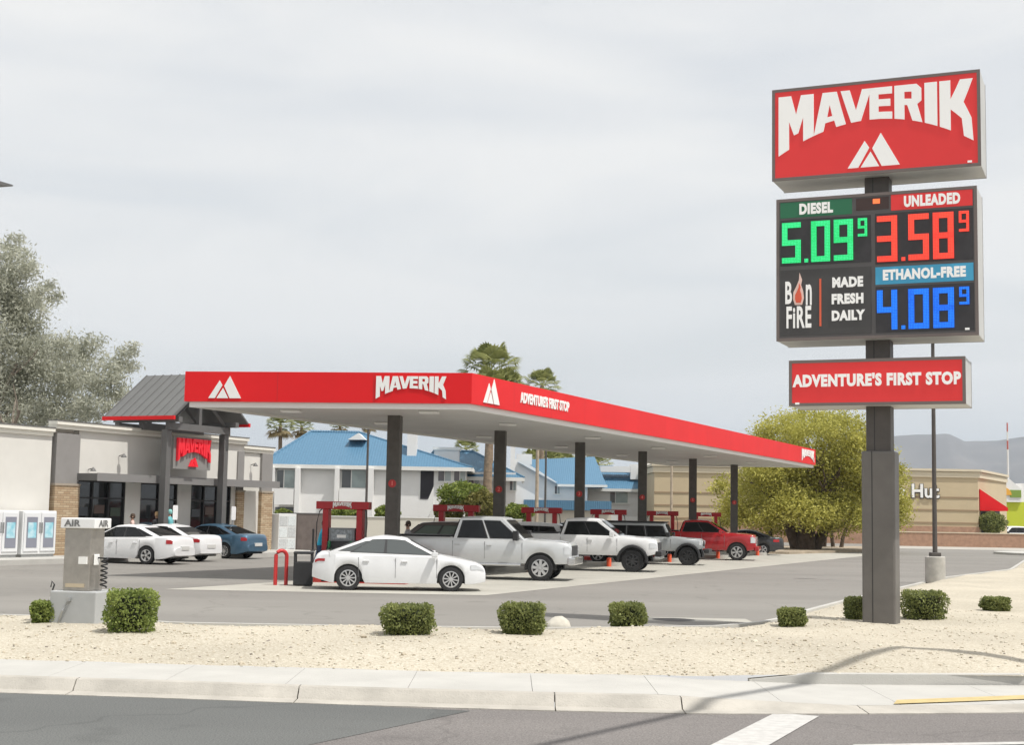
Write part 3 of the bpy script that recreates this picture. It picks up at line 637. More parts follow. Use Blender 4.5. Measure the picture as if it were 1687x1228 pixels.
# gabled entrance porch
px0, px1, pc0, pf, pb_ = -10.05, -6.11, -8.08, -1.5, 1.5
M_roofm = mat('metal_roof', (.155, .155, .15), .45, .3, var=.06, vscale=2)
he, zr, ze = 2.62, 7.95, 5.95
rf = MB()
for s in (-1, 1):
    a = (pc0, zr); b = (pc0+s*he, ze); t_ = .09
    rf.prism([(a[0], a[1]), (b[0], b[1]), (b[0], b[1]-t_), (a[0], a[1]-t_)] if s > 0 else [(a[0], a[1]), (a[0], a[1]-t_), (b[0], b[1]-t_), (b[0], b[1])], 'y', -2.35, 1.35)
rfo = rf.build('porch_roof', M_roofm, st)
sm = MB(); ln = math.hypot(he, zr-ze)
for s in (-1, 1):
    for i in range(9):
        y = -2.3+i*.455; dz = .035
        sm.add([(pc0, y-.015, zr+.002), (pc0+s*he, y-.015, ze+.002), (pc0+s*he, y+.015, ze+.002), (pc0, y+.015, zr+.002), (pc0, y-.015, zr+dz), (pc0+s*he, y-.015, ze+dz), (pc0+s*he, y+.015, ze+dz), (pc0, y+.015, zr+dz)],
               [(0, 1, 2, 3), (4, 5, 6, 7), (0, 4, 5, 1), (3, 2, 6, 7), (1, 5, 6, 2), (0, 3, 7, 4)])
sm.build('roof_seams', mat('seam_dark', (.14, .14, .138), .5), rfo)
for s in (-1, 1): sb('eave_trim', M_red, pc0+s*he-.06, pc0+s*he+.06, -2.4, 1.4, ze-.16, ze+.0)
tr = MB()
for y in (-1.62, -.2, 1.1):
    tr.box(px0-.1, px1+.1, y-.12, y+.12, 5.42, 5.72)
    tr.box(pc0-.09, pc0+.09, y-.08, y+.08, 5.72, 7.75)
    for s in (-1, 1): tr.tube([(pc0+s*1.9, y, 5.75), (pc0+s*.1, y, 7.1)], .08, 4)
for x in (px0, px1): tr.box(x-.12, x+.12, -2.2, 1.3, 5.73, 5.95)
tr.box(pc0-.09, pc0+.09, -2.25, 1.3, 7.62, 7.84)
tr.build('porch_truss', M_dkg, st)
for x in (px0, px1): sb('porch_column', M_dkg, x-.15, x+.15, -1.65, -1.35, FZ, 5.42)
for x in (px0, px1): sb('column_footing', M_conc, x-.26, x+.26, -1.76, -1.24, FZ, .55)
# brand board hung between the porch columns
bd = sb('brand_board', mat('board_grey', (.24, .235, .225), .7), pc0-1.28, pc0+1.28, -1.34, -1.24, 3.8, 5.2)
M_redl = mat('letter_red', (.72, .015, .03), .4, emis=(.8, .01, .03), estr=.15)
board_letters(2.25, 5.12, lambda x: 4.55-.42*(2*x/2.25)**2, .12).build('brand_lettering', M_redl, bd, loc=(pc0, -1.36, 0))
peaks(.58, .1).build('peak_emblem', M_redl, bd, loc=(pc0, -1.36, 3.92))
# wall lamps
for x in (-13.0, -11.2, -4.4, -1.6):
    w_ = MB(); w_.tube([(0, 0, 0), (0, -.22, .05)], .02, 6); w_.lathe([(.02, .1), (.12, -.04), (.12, -.06)], 12, c=(0, -.26, 0)); w_.build('wall_lamp', M_dkg, st, loc=(x, .01 if x < -2.5 else .24, 4.25 if x > -12 else 3.62))
# raised walk in front
wk = MB(); wk.prism([(-34, -2.6), (1.2, -2.6), (1.2, .5), (-34, .5)], 'z', -.02, .196)
o = wk.build('store_walk', M_walk, loc=(SP[0], SP[1], 0), rot=(0, 0, STH)); struct(o)

# ---------------------------------------------------------------- things on the store walk
def at_store(x, out): p = S2W(x, out); return p
def ice_chest(x, out, wd, label, group, poster=True):
    p = at_store(x, out); t = thing('ice_chest', label, 'ice chest', (p[0], p[1], .196), STH, group)
    MB().box(-wd/2, wd/2, -.4, .4, .1, 1.74).build('body', mat('ice_white', (.75, .76, .76), .4), t, bevel=.03)
    MB().box(-wd/2+.04, wd/2-.04, -.36, .36, 0, .1).build('base', M_steel, t)
    for s in (-1, 1):
        d = MB().box(s*wd/4-wd/4+.05, s*wd/4+wd/4-.05, -.44, -.402, .22, 1.66).build('door', mat('ice_door', (.72, .73, .74), .35), t, bevel=.01)
        if poster:
            MB().box(s*wd/4-.27, s*wd/4+.27, -.452, -.442, .36, 1.5).build('poster', mat('ice_frame', (.24, .25, .30), .4), d)
            MB().box(s*wd/4-.21, s*wd/4+.21, -.460, -.453, .72, 1.3).build('poster_print', mat('ice_blue', (.16, .50, .62), .4, col2=(.6, .75, .8), vscale=3), d)
        MB().box(s*.06-.015, s*.06+.015, -.49, -.441, .9, 1.3).build('handle', M_steel, d)
    return t
ice_chest(-16.55, .55, 1.75, 'white ice chest with blue posters against the left cream wall', 'ice chests')
ice_chest(-18.5, .55, 1.75, 'white ice chest cut by the left edge of the picture', 'ice chests')
# propane locker and brown cabinet past the right end
p = at_store(1.0, -.2); t = thing('propane_locker', 'white wire propane cylinder locker at the right end of the store', 'locker', (p[0], p[1], .0), STH)
MB().box(-.75, .75, -.4, .4, .1, 1.95).build('cage', mat('locker_white', (.68, .69, .68), .5), t, bevel=.02)
for r_ in range(3):
    for c_ in range(2):
        MB().box(-.7+c_*.72, -.05+c_*.72, -.415, -.402, .25+r_*.55, .72+r_*.55).build('door_panel', mat('locker_panel%d' % ((r_+c_) % 2), ((.5, .52, .52), (.62, .66, .66))[(r_+c_) % 2], .5, var=.2, vscale=14), t)
MB().box(-.75, .75, -.38, .38, 0, .1).build('base', M_steel, t)
p = at_store(3.3, -.5); t = thing('utility_cabinet', 'brown metal cabinet between propane locker and first pump', 'cabinet', (p[0], p[1], 0), STH-.25)
MB().box(-.95, .95, -.6, .6, .05, 1.95).build('body', mat('cabinet_brown', (.12, .10, .088), .6, var=.1, vscale=5), t, bevel=.02)
MB().box(-.85, .85, -.615, -.602, .15, 1.85).build('door', mat('cabinet_brown2', (.135, .112, .10), .6, var=.15, vscale=3), t)
MB().box(-.97, .97, -.62, .62, 1.95, 2.0).build('lid', M_dkg, t)
# black walk posts with rail, orange barrow, white parking signs
pm = MB(); pm.lathe([(.12, 0), (.11, .04), (.05, .07), (.05, 1.05), (.0, 1.08)], 12); pme = pm.mesh('walk_post', M_black, 40)
for i, (x, o_, lb) in enumerate(((-14.95, 2.35, 'black post with a low rail left of the stone pier'), (.1, 2.3, 'black post in front of the propane locker'), (2.3, 1.6, 'black post left of the brown cabinet'))):
    p = at_store(x, o_); q_ = instance(pme, 'walk_post', None, (p[0], p[1], .196 if x < 1.2 else 0)); tag(q_, lb, 'post', 'black walk posts')
    if i == 0: MB().tube([(0, 0, .98), (.9*SLv[0]-.9*SNv[0], .9*SLv[1]-.9*SNv[1], .98)], .03, 8).build('rail', M_black, q_)
p = at_store(-14.2, 1.1); t = thing('hand_truck', 'orange hand truck leaning against the stone pier', 'hand truck', (p[0], p[1], .196), STH)
MB().box(-.22, .22, -.1, .12, .02, .42).build('tub', mat('barrow_orange', (.75, .15, .05), .6), t, bevel=.04)
for s in (-1, 1): MB().tube([(s*.18, 0, .35), (s*.2-.3, .1, 1.0)], .022, 6).build('handle', mat('wood_brown', (.25, .15, .09), .7), t)
for s in (-1, 1): MB().lathe([(.1, -.02), (.12, 0), (.1, .02)], 14, 'x', (s*.26, .1, .12)).build('wheel', M_black, t)
sp_ = MB(); sp_.prism([(-.13+.0, -.3), (.13, -.3), (.16, -.24), (.16, .24), (.13, .3), (-.13, .3), (-.16, .24), (-.16, -.24)], 'y', -.012, 0)
for x, o_, lb in ((-10.2, 2.2, 'small white parking sign on a post before the left doorway'), (-6.2, 2.2, 'small white parking sign on a post before the right shop window')):
    p = at_store(x, o_); t = thing('parking_sign', lb, 'sign', (p[0], p[1], .196), STH, 'parking signs')
    MB().tube([(0, 0, 0), (0, 0, 2.0)], .03, 8).build('post', M_steel, t)
    sp_.build('plate', mat('plate_white', (.78, .78, .78), .5), t, loc=(0, -.035, 1.75))
# ================================================================ VEHICLES
def paint(name, c, metal=0., rough=.3): return mat('paint_'+name, c, rough, metal, coat=.6, var=.03, vscale=3)
M_tyre = mat('tyre', (.022, .022, .023), .8, var=.15, vscale=20)
M_alloy = mat('alloy', (.58, .58, .58), .3, .5); M_dkw = mat('dark_wheel', (.05, .05, .052), .4, .3)
M_chr = mat('chrome', (.62, .63, .64), .18, .9); M_trimb = mat('black_trim', (.022, .022, .024), .55)
M_lens = mat('headlamp', (.62, .64, .66), .12, spec=.8); M_tail = mat('tail_lamp', (.42, .015, .02), .2, spec=.7)
M_under = mat('underbody', (.015, .015, .015), .9)
WH = {}
def wheel_mesh(r, wd, style):
    k = (r, wd, style)
    if k in WH: return WH[k]
    rr = r*(.66 if style != 'offroad' else .56); t = MB()
    t.lathe([(rr, -wd/2+.012), (rr+.01, -wd/2), (r*.93, -wd/2+.004), (r*.985, -wd/2+.035), (r, -wd/2+.07), (r, wd/2-.07), (r*.985, wd/2-.035), (r*.93, wd/2-.004), (rr, wd/2)], 36, 'y')
    tm = t.mesh('tyre', M_tyre, 40)
    R_ = MB(); y0 = -wd/2+.02
    R_.lathe([(rr+.003, y0-.012), (rr-.02, y0-.016), (rr-.03, y0+.01), (rr-.035, wd/2-.03)], 36, 'y')     # rim barrel and lip
    R_.lathe([(.001, y0-.012), (rr*.2, y0-.012), (rr*.24, y0+.02)], 20, 'y')
    n = {'ten': 10, 'five': 5, 'six': 6, 'steel': 8, 'offroad': 8}[style]
    for i in range(n):
        a = 2*math.pi*i/n; sw = {'ten': .1, 'five': .2, 'six': .17, 'steel': .22, 'offroad': .16}[style]
        offs = (-.13, .13) if style in ('five', 'six') else (0,)
        for o in offs:
            a1, a2 = a+o*.5, a+o
            c1, s1, c2, s2 = math.cos(a1), math.sin(a1), math.cos(a2), math.sin(a2); h = rr*sw*(.5 if len(offs) > 1 else .8)
            p = [(rr*.16*c1-h*s1*.8, rr*.16*s1+h*c1*.8), (rr*.16*c1+h*s1*.8, rr*.16*s1-h*c1*.8), (rr*.96*c2+h*s2, rr*.96*s2-h*c2), (rr*.96*c2-h*s2, rr*.96*s2+h*c2)]
            R_.prism(p, 'y', y0-.006, y0+.03)
    rm = R_.mesh('rim', M_dkw if style == 'offroad' else M_alloy, 30)
    bk_ = MB(); bk_.lathe([(.001, y0+.05), (rr-.03, y0+.05)], 24, 'y'); bm_ = bk_.mesh('brake_disc', mat('wheel_dark', (.03, .03, .032), .7), 30)
    WH[k] = (tm, rm, bm_); return WH[k]

def make_car(sp, P, label, cat, loc, yaw, name, group='vehicles at the station'):
    t = thing(name, label, cat, (loc[0], loc[1], 0), yaw, group)
    wb, r, Wd = sp['wb'], sp['r'], sp['W']; xn = wb/2+sp['fo']; xt = xn-sp['L']; deck = sorted(sp['deck']); ar = sp.get('arch', r*1.13)
    sill = sp['sill']; wz = r
    bot = sorted(sp.get('bot', [(xn, sill+.06), (xn-.35, sill), (xt+.5, sill), (xt, sill+.14)]))
    def zt(x): return interp(x, deck)
    def zb(x):
        z = interp(x, bot)
        for xw in (wb/2, -wb/2):
            d = abs(x-xw)
            if d < ar: z = max(z, wz+math.sqrt(ar*ar-d*d)*.98)
        return min(z, zt(x)-.1)
    nf, nr_ = sp.get('nose', .55), sp.get('tail', .5)
    def hw(x):
        h = Wd/2
        if x > xn-nf: h *= 1-sp.get('ntap', .2)*((x-(xn-nf))/nf)**2
        if x < xt+nr_: h *= 1-sp.get('ttap', .14)*(((xt+nr_)-x)/nr_)**2
        return h
    xs = set(np.linspace(xt, xn, 34))
    for xw in (wb/2, -wb/2):
        for a in np.linspace(0, math.pi, 17): xs.add(xw+ar*math.cos(a))
        xs.add(xw+ar*1.004); xs.add(xw-ar*1.004)
    for x, _ in deck: xs.add(x)
    xs = sorted(xs); xs = [x for i, x in enumerate(xs) if i == 0 or x-xs[i-1] > 2e-3]; xs[-1] = xn
    rings = []; cr = sp.get('crown', .035); shx = sp.get('should', .9)
    for x in xs:
        h, b, T = hw(x), zb(x), zt(x); d = T-b
        half = [(0, b), (h*.78, b), (h*.965, b+.012), (h*.99, b+d*.16), (h, b+d*.45), (h*.992, b+d*.7), (h*.965, T-.055*min(1, d/.4)), (h*shx, T-.008), (h*.55, T+cr*.7), (0, T+cr)]
        rings.append([(x, -y, z) for y, z in half]+[(x, y, z) for y, z in half[-2:0:-1]])
    MB().loft(rings).build('body', P, t, smooth=38)
    # dark inner structure so that wheel arches are not see-through
    MB().box(xt+.25, xn-.3, -Wd/2*.72, Wd/2*.72, sill+.02, min(zt(0), wz+ar)-.02).build('underbody', M_under, t)
    # wheels
    tm, rm, bm_ = wheel_mesh(r, sp.get('tw', .23), sp['wheel'])
    for xw in (wb/2, -wb/2):
        for s in (-1, 1):
            w_ = instance(tm, 'wheel', t, (xw, s*(Wd/2-sp.get('tw', .23)/2-.015+sp.get('poke', 0)), r), (0, random.random(), 0) if s < 0 else (0, random.random(), math.pi))
            instance(rm, 'rim', w_); instance(bm_, 'brake_disc', w_)
            q = MB(); yy = s*(Wd/2-.05); aa = np.linspace(-.15, math.pi+.15, 19)
            q.loft([[(xw+r*.8*math.cos(a), yy, wz+r*.8*math.sin(a)), (xw+ar*1.03*math.cos(a), yy, min(zt(xw)-.04, wz+ar*1.03*math.sin(a))), (xw+ar*1.03*math.cos(a), yy-s*.3, min(zt(xw)-.04, wz+ar*1.03*math.sin(a)))] for a in aa], closed=False, caps=False); q.build('arch_gap_shade', M_under, t)  # black ring painting the shade in the gap between tyre and arch
    # greenhouse
    for gi, G in enumerate(sp['cab']):
        xA, xB, xC, xD, zb_, zr = G['x'][0], G['x'][1], G['x'][2], G['x'][3], G['belt'], G['roof']
        w0, w1 = G.get('w0', Wd/2*.94), G.get('w1', Wd/2*.74); N = 7; cf = G.get('cf', .12); dip = G.get('dip', .05)
        def side(level, s):
            if level == 0: return Vector((xA-cf+(xD+cf*.8-(xA-cf))*s, w0, zb_+G.get('rise', 0.)*s))
            x = xB-cf*.8+(xC+cf*.6-(xB-cf*.8))*s
            return Vector((x, w1, zr-dip*((s-.45)/.55)**2))
        def ringp(level):
            L_ = [side(level, i/(N-1)) for i in range(N)]
            f, b = (xA, xD) if level == 0 else (xB, xC); w = w0 if level == 0 else w1; zf = L_[0].z; zb2 = L_[-1].z
            out_ = [Vector((f, w*.74, zf)), *L_, Vector((b, w*.76, zb2))]
            return out_+[Vector((v.x, -v.y, v.z)) for v in out_[::-1]]
        r0, r1 = ringp(0), ringp(1); r00 = [Vector((v.x, v.y, v.z-.12)) for v in r0]
        cx_ = (xB+xC)/2; mid = [a.lerp(b, .93) for a, b in zip(r0, r1)]
        r2 = [Vector((cx_+(v.x-cx_)*.95, v.y*.9, v.z+.03)) for v in r1]; r3 = [Vector((cx_+(v.x-cx_)*.7, v.y*.5, v.z+.055)) for v in r1]
        gm = MB(); gm.loft([r00, r0, mid, [a+(b-a)*.985 for a, b in zip(r0, r1)], r2, r3]); go = gm.build('roof' if gi == 0 else 'rear_cap', G.get('mat', P), t, smooth=50)
        gl = G.get('glass', M_glassd)
        for s_ in (-1, 1):
            for (sa, sb_, ta, tb, *sl) in G['win']:
                k_ = sl[0] if sl else (0, 0)
                def pt(s, tt):
                    v = side(0, s).lerp(side(1, s), tt); return Vector((v.x, s_*(v.y+.006), v.z))
                m_ = 6; lo = [pt(sa+(sb_-sa)*i/m_, ta) for i in range(m_+1)]; hi = [pt(sa+k_[0]+(sb_+k_[1]-sa-k_[0])*i/m_, tb) for i in range(m_+1)]
                q = MB(); q.add([*lo, *hi], [(i, i+1, m_+2+i, m_+1+i) for i in range(m_)]); q.build('side_window', gl, t)
                # dark rubber surround
                def pt2(s, tt):
                    v = side(0, s).lerp(side(1, s), tt); return Vector((v.x, s_*(v.y+.003), v.z))
                e = .022; lo2 = [pt2(sa-e+(sb_-sa+2*e)*i/m_, ta-.035) for i in range(m_+1)]; hi2 = [pt2(sa-e+k_[0]+(sb_+k_[1]-sa-k_[0]+2*e)*i/m_, min(tb+.03, .97)) for i in range(m_+1)]
                q = MB(); q.add([*lo2, *hi2], [(i, i+1, m_+2+i, m_+1+i) for i in range(m_)]); q.build('window_seal', M_trimb, t)
        for nm, i0, fx in (('windscreen', 0, 1), ('rear_window', N+1, -1)):
            if nm == 'rear_window' and G.get('norear'): continue
            a0, a1 = r0[i0], r1[i0]; w0_, w1_ = a0.y*1.12, a1.y*1.12
            nrm = Vector((fx*abs(a1.z-a0.z), 0, abs(a0.x-a1.x))).normalized()*.012
            def wp(y, tt): v = a0.lerp(a1, tt); return Vector((v.x, y, v.z))+nrm
            q = MB(); q.add([wp(-w0_, .08), wp(w0_, .08), wp(w1_, .93), wp(-w1_, .93)], [(0, 1, 2, 3)]); q.build(nm, gl, t)
    # panel gaps and door handles
    for s in (-1, 1):
        for xg in sp.get('gaps', []):
            q = MB(); q.box(xg-.006, xg+.006, s*(Wd/2*.994)-.006, s*(Wd/2*.994)+.008, sill+.16, zt(xg)-.10); q.build('door_gap', mat('gap_grey', (.16, .16, .165), .7), t)
        for xh in sp.get('handles', []):
            MB().box(xh-.085, xh+.085, s*(Wd/2+.012)-.016, s*(Wd/2+.012)+.016, sp['hz']-.02, sp['hz']+.025).build('door_handle', sp.get('hmat', P), t, bevel=.008)
        mx = sp.get('mirror')
        if mx:
            m2 = MB(); m2.box(mx[0]-.07, mx[0]+.1, s*(Wd/2+.02)-(.0 if s > 0 else mx[2]), s*(Wd/2+.02)+(mx[2] if s > 0 else 0), mx[1], mx[1]+mx[3]); m2.box(mx[0]-.03, mx[0]+.05, s*Wd/2*.9-.05, s*Wd/2*.9+.12 if s > 0 else s*Wd/2*.9+.05, mx[1]+.01, mx[1]+.05)
            m2.build('door_mirror', sp.get('mmat', P), t, bevel=.02)
        # lamps wrap the corners
        hx, hz0, hz1, hl = sp['head']; 
        q = MB(); q.loft([[(x, s*hw(x)*f_, z) for f_, z in ((1.008, min(hz0, zt(x)-.09)), (1.008, min(hz1, zt(x)-.035)), (.62, min(hz1, zt(x)-.02)), (.62, min(hz0, zt(x)-.09)))] for x in np.linspace(xn-hl, min(hx, xn+.015), 4)]); q.build('headlamp', M_lens, t, smooth=40)
        tx, tz0, tz1, tl = sp['tailp']
        q = MB(); q.loft([[(x, s*hw(x)*f_, z) for f_, z in ((1.006, min(tz0, zt(x)-.12)), (1.006, min(tz1, zt(x)-.045)), (.66, min(tz1, zt(x)-.03)), (.66, min(tz0, zt(x)-.12)))] for x in np.linspace(xt+tl, max(tx, xt-.012), 4)]); q.build('tail_lamp', M_tail, t, smooth=40)
        if sp.get('flare'):
            for xw in (wb/2, -wb/2):
                q = MB(); q.loft([[(xw+R_*math.cos(a), s*(Wd/2+o), wz+R_*math.sin(a)) for R_, o in ((ar*.97, -.08), (ar*.97, sp['flare']), (ar*1.1, sp['flare']), (ar*1.16, .0), (ar*1.1, -.08))] for a in np.linspace(-.12, math.pi+.12, 15)]); q.build('arch_flare', M_trimb, t, smooth=40)
    g0, g1, gw = sp['grille']
    gx = xn-.05
    MB().box(gx-.1, xn+.012, -gw, gw, g0, g1).build('grille', sp.get('gmat', M_trimb), t, bevel=.01)
    if sp.get('bumper'):
        for nm, xa, z0, z1, Mx in sp['bumper']:
            sgn = 1 if xa > 0 else -1; hh = hw(xn if xa > 0 else xt)
            MB().box(xa-.12, xa+.12, -hh*1.07, hh*1.07, z0, z1).build(nm, Mx, t, bevel=.04)
    MB().box(xt-.02, xt+.05, -.26, .26, sp['plate']-.07, sp['plate']+.07).build('number_plate', mat('plate_plain', (.6, .6, .58), .5), t)
    return t, dict(zt=zt, xn=xn, xt=xt, W=Wd, wb=wb)
def place(sp, px, wheel, yaw):
    """world position so that the given wheel ('fr','rl','rr','fl') stands on the pixel's ground point"""
    g_ = gnd(*px); sx = 1 if wheel[0] == 'f' else -1; sy = 1 if wheel[1] == 'l' else -1
    lx, ly = sx*sp['wb']/2, sy*(sp['W']/2-.12); c, s = math.cos(yaw), math.sin(yaw)
    return (g_[0]-(lx*c-ly*s), g_[1]-(lx*s+ly*c))
def sedan(**k):
    sp = dict(ntap=.3, ttap=.24, nose=.75, tail=.75, L=4.85, W=1.83, wb=2.78, fo=.96, r=.335, sill=.2, wheel='ten', tw=.225,
        deck=[(2.35, .52), (2.33, .60), (2.27, .68), (2.1, .765), (1.6, .88), (1.15, .955), (.9, .985), (-1.6, 1.02), (-1.9, 1.06), (-2.3, 1.05), (-2.42, 1.0), (-2.48, .86), (-2.5, .62)],
        cab=[dict(x=(1.12, .22, -1.0, -2.0), belt=.96, roof=1.435, rise=.07, w0=.87, w1=.62, dip=.05, win=[(.055, .47, .06, .88, (.03, -.01)), (.5, .80, .06, .88, (0, -.03)), (.82, .93, .12, .78, (-.03, -.07))])],
        gaps=[1.0, -.12, -1.12], handles=[.12, -.92], hz=.80, mirror=(.92, .93, .2, .13), head=(2.3, .60, .74, .42), tailp=(-2.45, .78, .93, .32), grille=(.30, .52, .52), plate=.62)
    sp.update(k); return sp
def pickup(**k):
    sp = dict(L=6.1, W=2.02, wb=3.95, fo=.98, r=.42, sill=.52, wheel='steel', tw=.27, arch=.50, crown=.03, ntap=.1, ttap=.03, nose=.4, tail=.2, should=.93,
        deck=[(2.96, .80), (2.95, 1.10), (2.88, 1.22), (2.5, 1.27), (1.55, 1.31), (1.4, 1.32), (-.9, 1.34), (-1.0, 1.36), (-3.1, 1.36), (-3.14, 1.3)],
        bot=[(2.96, .56), (2.6, .54), (-2.4, .54), (-3.14, .62)],
        cab=[dict(x=(1.5, .75, -.75, -.98), belt=1.30, roof=2.0, w0=.96, w1=.86, dip=.02, cf=.08, norear=False, win=[(.06, .45, .08, .86, (.06, 0)), (.52, .93, .08, .86, (0, -.01))])],
        gaps=[1.38, .14, -.93], handles=[.28, -.78], hz=1.12, mirror=(1.18, 1.28, .24, .32), head=(2.95, .86, 1.12, .2), tailp=(-3.12, .95, 1.28, .1), grille=(.82, 1.14, .62), plate=.8, mmat=M_trimb,
        bumper=[('front_bumper', 2.98, .52, .78, M_chr), ('rear_bumper', -3.14, .56, .74, M_chr)])
    sp.update(k); return sp
def bed_box(t, sp, x0, x1, z, M):
    q = MB(); w_ = sp['W']/2*.86; q.box(x0, x1, -w_, w_, z+.03, z+.05); q.build('bed_hollow_shade', M, t)  # dark panel stands in for the shaded hollow of the open bed
VG = 'vehicles at the station'
# white sedan in front
P_white = paint('white', (.74, .745, .75)); P_silver = paint('silver', (.60, .615, .62), .25, .35); P_red = paint('red', (.42, .012, .018), .1, .25)
M_glc = mat('glass_sky_reflection', (.085, .095, .095), .06, spec=.7)  # sky reflection on the sedan windows put into the grey base colour
sp = sedan(L=4.72, deck=[(2.35, .52), (2.33, .60), (2.27, .68), (2.1, .765), (1.6, .88), (1.15, .955), (.9, .985), (-1.6, 1.01), (-1.9, 1.03), (-2.15, 1.0), (-2.26, .93), (-2.33, .80), (-2.37, .58)], tailp=(-2.3, .78, .85, .34)); sp['cab'][0]['glass'] = M_glc; sp['cab'][0]['w1'] = .66
g1, g2 = gnd(579, 974.3), gnd(742, 975.8); yw = math.atan2(g2[1]-g1[1], g2[0]-g1[0])*.5
make_car(sp, P_white, 'white four-door sedan parked side-on nearest the road', 'car', place(sp, (742, 975.6), 'fr', yw), yw, 'sedan_car')
# silver heavy pickup
sp = pickup(); yw = R(-11)
t, i_ = make_car(sp, P_silver, 'silver crew-cab pickup with chrome bumper behind the white sedan', 'pickup', place(sp, (890, 958), 'fr', yw), yw, 'pickup_truck')
bed_box(t, sp, -3.0, -1.05, 1.36, M_trimb)
for s in (-1, 1): MB().tube([(1.35, s*1.02, .5), (-1.3, s*1.02, .5)], .05, 8).build('side_step', M_chr, t)
# white off-road pickup
sp = pickup(L=5.9, wb=3.7, fo=.95, W=2.14, r=.44, arch=.53, wheel='offroad', tw=.31, flare=.05, sill=.6, ntap=.14,
    deck=[(2.8, .9), (2.78, 1.1), (2.7, 1.25), (2.3, 1.31), (1.4, 1.37), (1.25, 1.38), (-.95, 1.40), (-1.0, 1.42), (-3.05, 1.42), (-3.1, 1.35)], bot=[(2.8, .72), (2.4, .62), (-2.3, .62), (-3.1, .72)],
    cab=[dict(x=(1.4, .55, -.8, -1.02), belt=1.35, roof=2.0, w0=1.0, w1=.82, dip=.03, cf=.08, win=[(.06, .47, .06, .84, (.07, 0)), (.49, .93, .06, .84, (0, -.02))])],
    gaps=[1.25, .1, -.95], handles=[.22, -.8], hz=1.2, mirror=(1.05, 1.33, .22, .2), mmat=P_white, head=(2.78, .92, 1.12, .3), grille=(.84, 1.14, .72), tailp=(-3.08, 1.0, 1.35, .1),
    bumper=[('front_bumper', 2.84, .62, .82, M_trimb), ('skid_plate', 2.78, .5, .62, M_steel), ('rear_bumper', -3.1, .6, .8, M_trimb)])
yw = R(-11); t, _ = make_car(sp, P_white, 'white off-road pickup with black wheel-arch flares', 'pickup', place(sp, (1042, 943.5), 'fr', yw), yw, 'pickup_truck')
bed_box(t, sp, -3.0, -1.1, 1.42, M_trimb)
# silver open-style off-roader
P_jeep = paint('light_grey', (.36, .38, .39), .15, .35)
sp = pickup(L=4.6, wb=2.95, fo=.62, W=1.74, r=.42, arch=.50, wheel='offroad', tw=.30, poke=.09, flare=.16, sill=.6, ntap=.2, nose=.9, ttap=.02,
    deck=[(2.1, .95), (2.08, 1.10), (2.0, 1.16), (.85, 1.23), (.7, 1.25), (-2.3, 1.25), (-2.5, 1.2)], bot=[(2.1, .75), (1.6, .62), (-2.0, .62), (-2.5, .7)],
    cab=[dict(x=(.72, .42, -2.2, -2.42), belt=1.22, roof=1.84, w0=.82, w1=.70, dip=.0, cf=.04, mat=P_jeep, win=[(.05, .32, .08, .80), (.37, .62, .08, .80), (.67, .95, .08, .80)])],
    gaps=[.72, -.25, -1.15], handles=[-.1, -1.0], hz=1.1, hmat=M_trimb, mirror=(.6, 1.25, .2, .2), head=(2.07, .9, 1.08, .12), grille=(.8, 1.12, .42), gmat=P_jeep, tailp=(-2.48, .85, 1.1, .08), plate=.8,
    bumper=[('front_bumper', 2.3, .56, .74, M_trimb), ('rear_bumper', -2.5, .56, .74, M_trimb)])
yw = R(-13); t, i_ = make_car(sp, P_jeep, 'silver boxy off-road car with black roof and big tyres', 'car', place(sp, (1133, 932.3), 'fr', yw), yw, 'off_road_car')
MB().box(-2.4, .45, -.72, .72, 1.86, 1.93).build('hard_top', M_trimb, t, bevel=.03)
for i in range(7): MB().box(2.085, 2.125, -.33+i*.1, -.29+i*.1, .86, 1.08).build('grille_slot', M_black, t)
for s in (-1, 1): MB().lathe([(.001, .03), (.09, .02), (.1, 0)], 18, 'x', (2.1, s*.53, 1.0)).build('round_lamp', M_lens, t, smooth=40)
# red pickup
sp = pickup(L=5.9, wb=3.75, fo=.95, W=2.06, r=.43, arch=.51, wheel='six', tw=.28, sill=.5,
    deck=[(2.82, .85), (2.80, 1.12), (2.72, 1.28), (2.3, 1.34), (1.4, 1.38), (1.25, 1.39), (-.95, 1.42), (-3.0, 1.42), (-3.07, 1.36)], bot=[(2.82, .55), (2.4, .5), (-2.3, .5), (-3.07, .6)],
    cab=[dict(x=(1.4, .5, -.85, -1.05), belt=1.38, roof=1.98, w0=.98, w1=.82, dip=.03, cf=.08, win=[(.05, .47, .06, .84, (.07, 0)), (.5, .94, .06, .84, (0, -.03))])],
    gaps=[1.25, .1, -.95], handles=[.22, -.8], hz=1.14, mirror=(1.05, 1.28, .22, .22), mmat=P_red, head=(2.8, .9, 1.2, .26), grille=(.74, 1.2, .7), gmat=M_chr, tailp=(-3.05, .95, 1.3, .1), bumper=[('front_bumper', 2.86, .5, .72, P_red), ('rear_bumper', -3.07, .55, .72, M_chr)])
yw = R(-13); t, _ = make_car(sp, P_red, 'red crew-cab pickup with bright six-spoke wheels', 'pickup', place(sp, (1214, 924.3), 'fr', yw), yw, 'pickup_truck')
bed_box(t, sp, -2.95, -1.1, 1.42, M_trimb)
# black car near the tree, tail to the right
def hatch(**k):
    sp = sedan(L=4.5, W=1.8, wb=2.68, fo=.9, wheel='five'); sp.update(k); return sp
P_blk = paint('black', (.025, .026, .028)); P_gry = paint('grey', (.13, .135, .14), .3); P_blue = paint('blue', (.07, .15, .23), .4, .35)
sp = hatch(); yw = R(180-13); make_car(sp, P_blk, 'black car with its tail towards the large tree', 'car', place(sp, (1257, 915.5), 'rl', yw), yw, 'sedan_car')
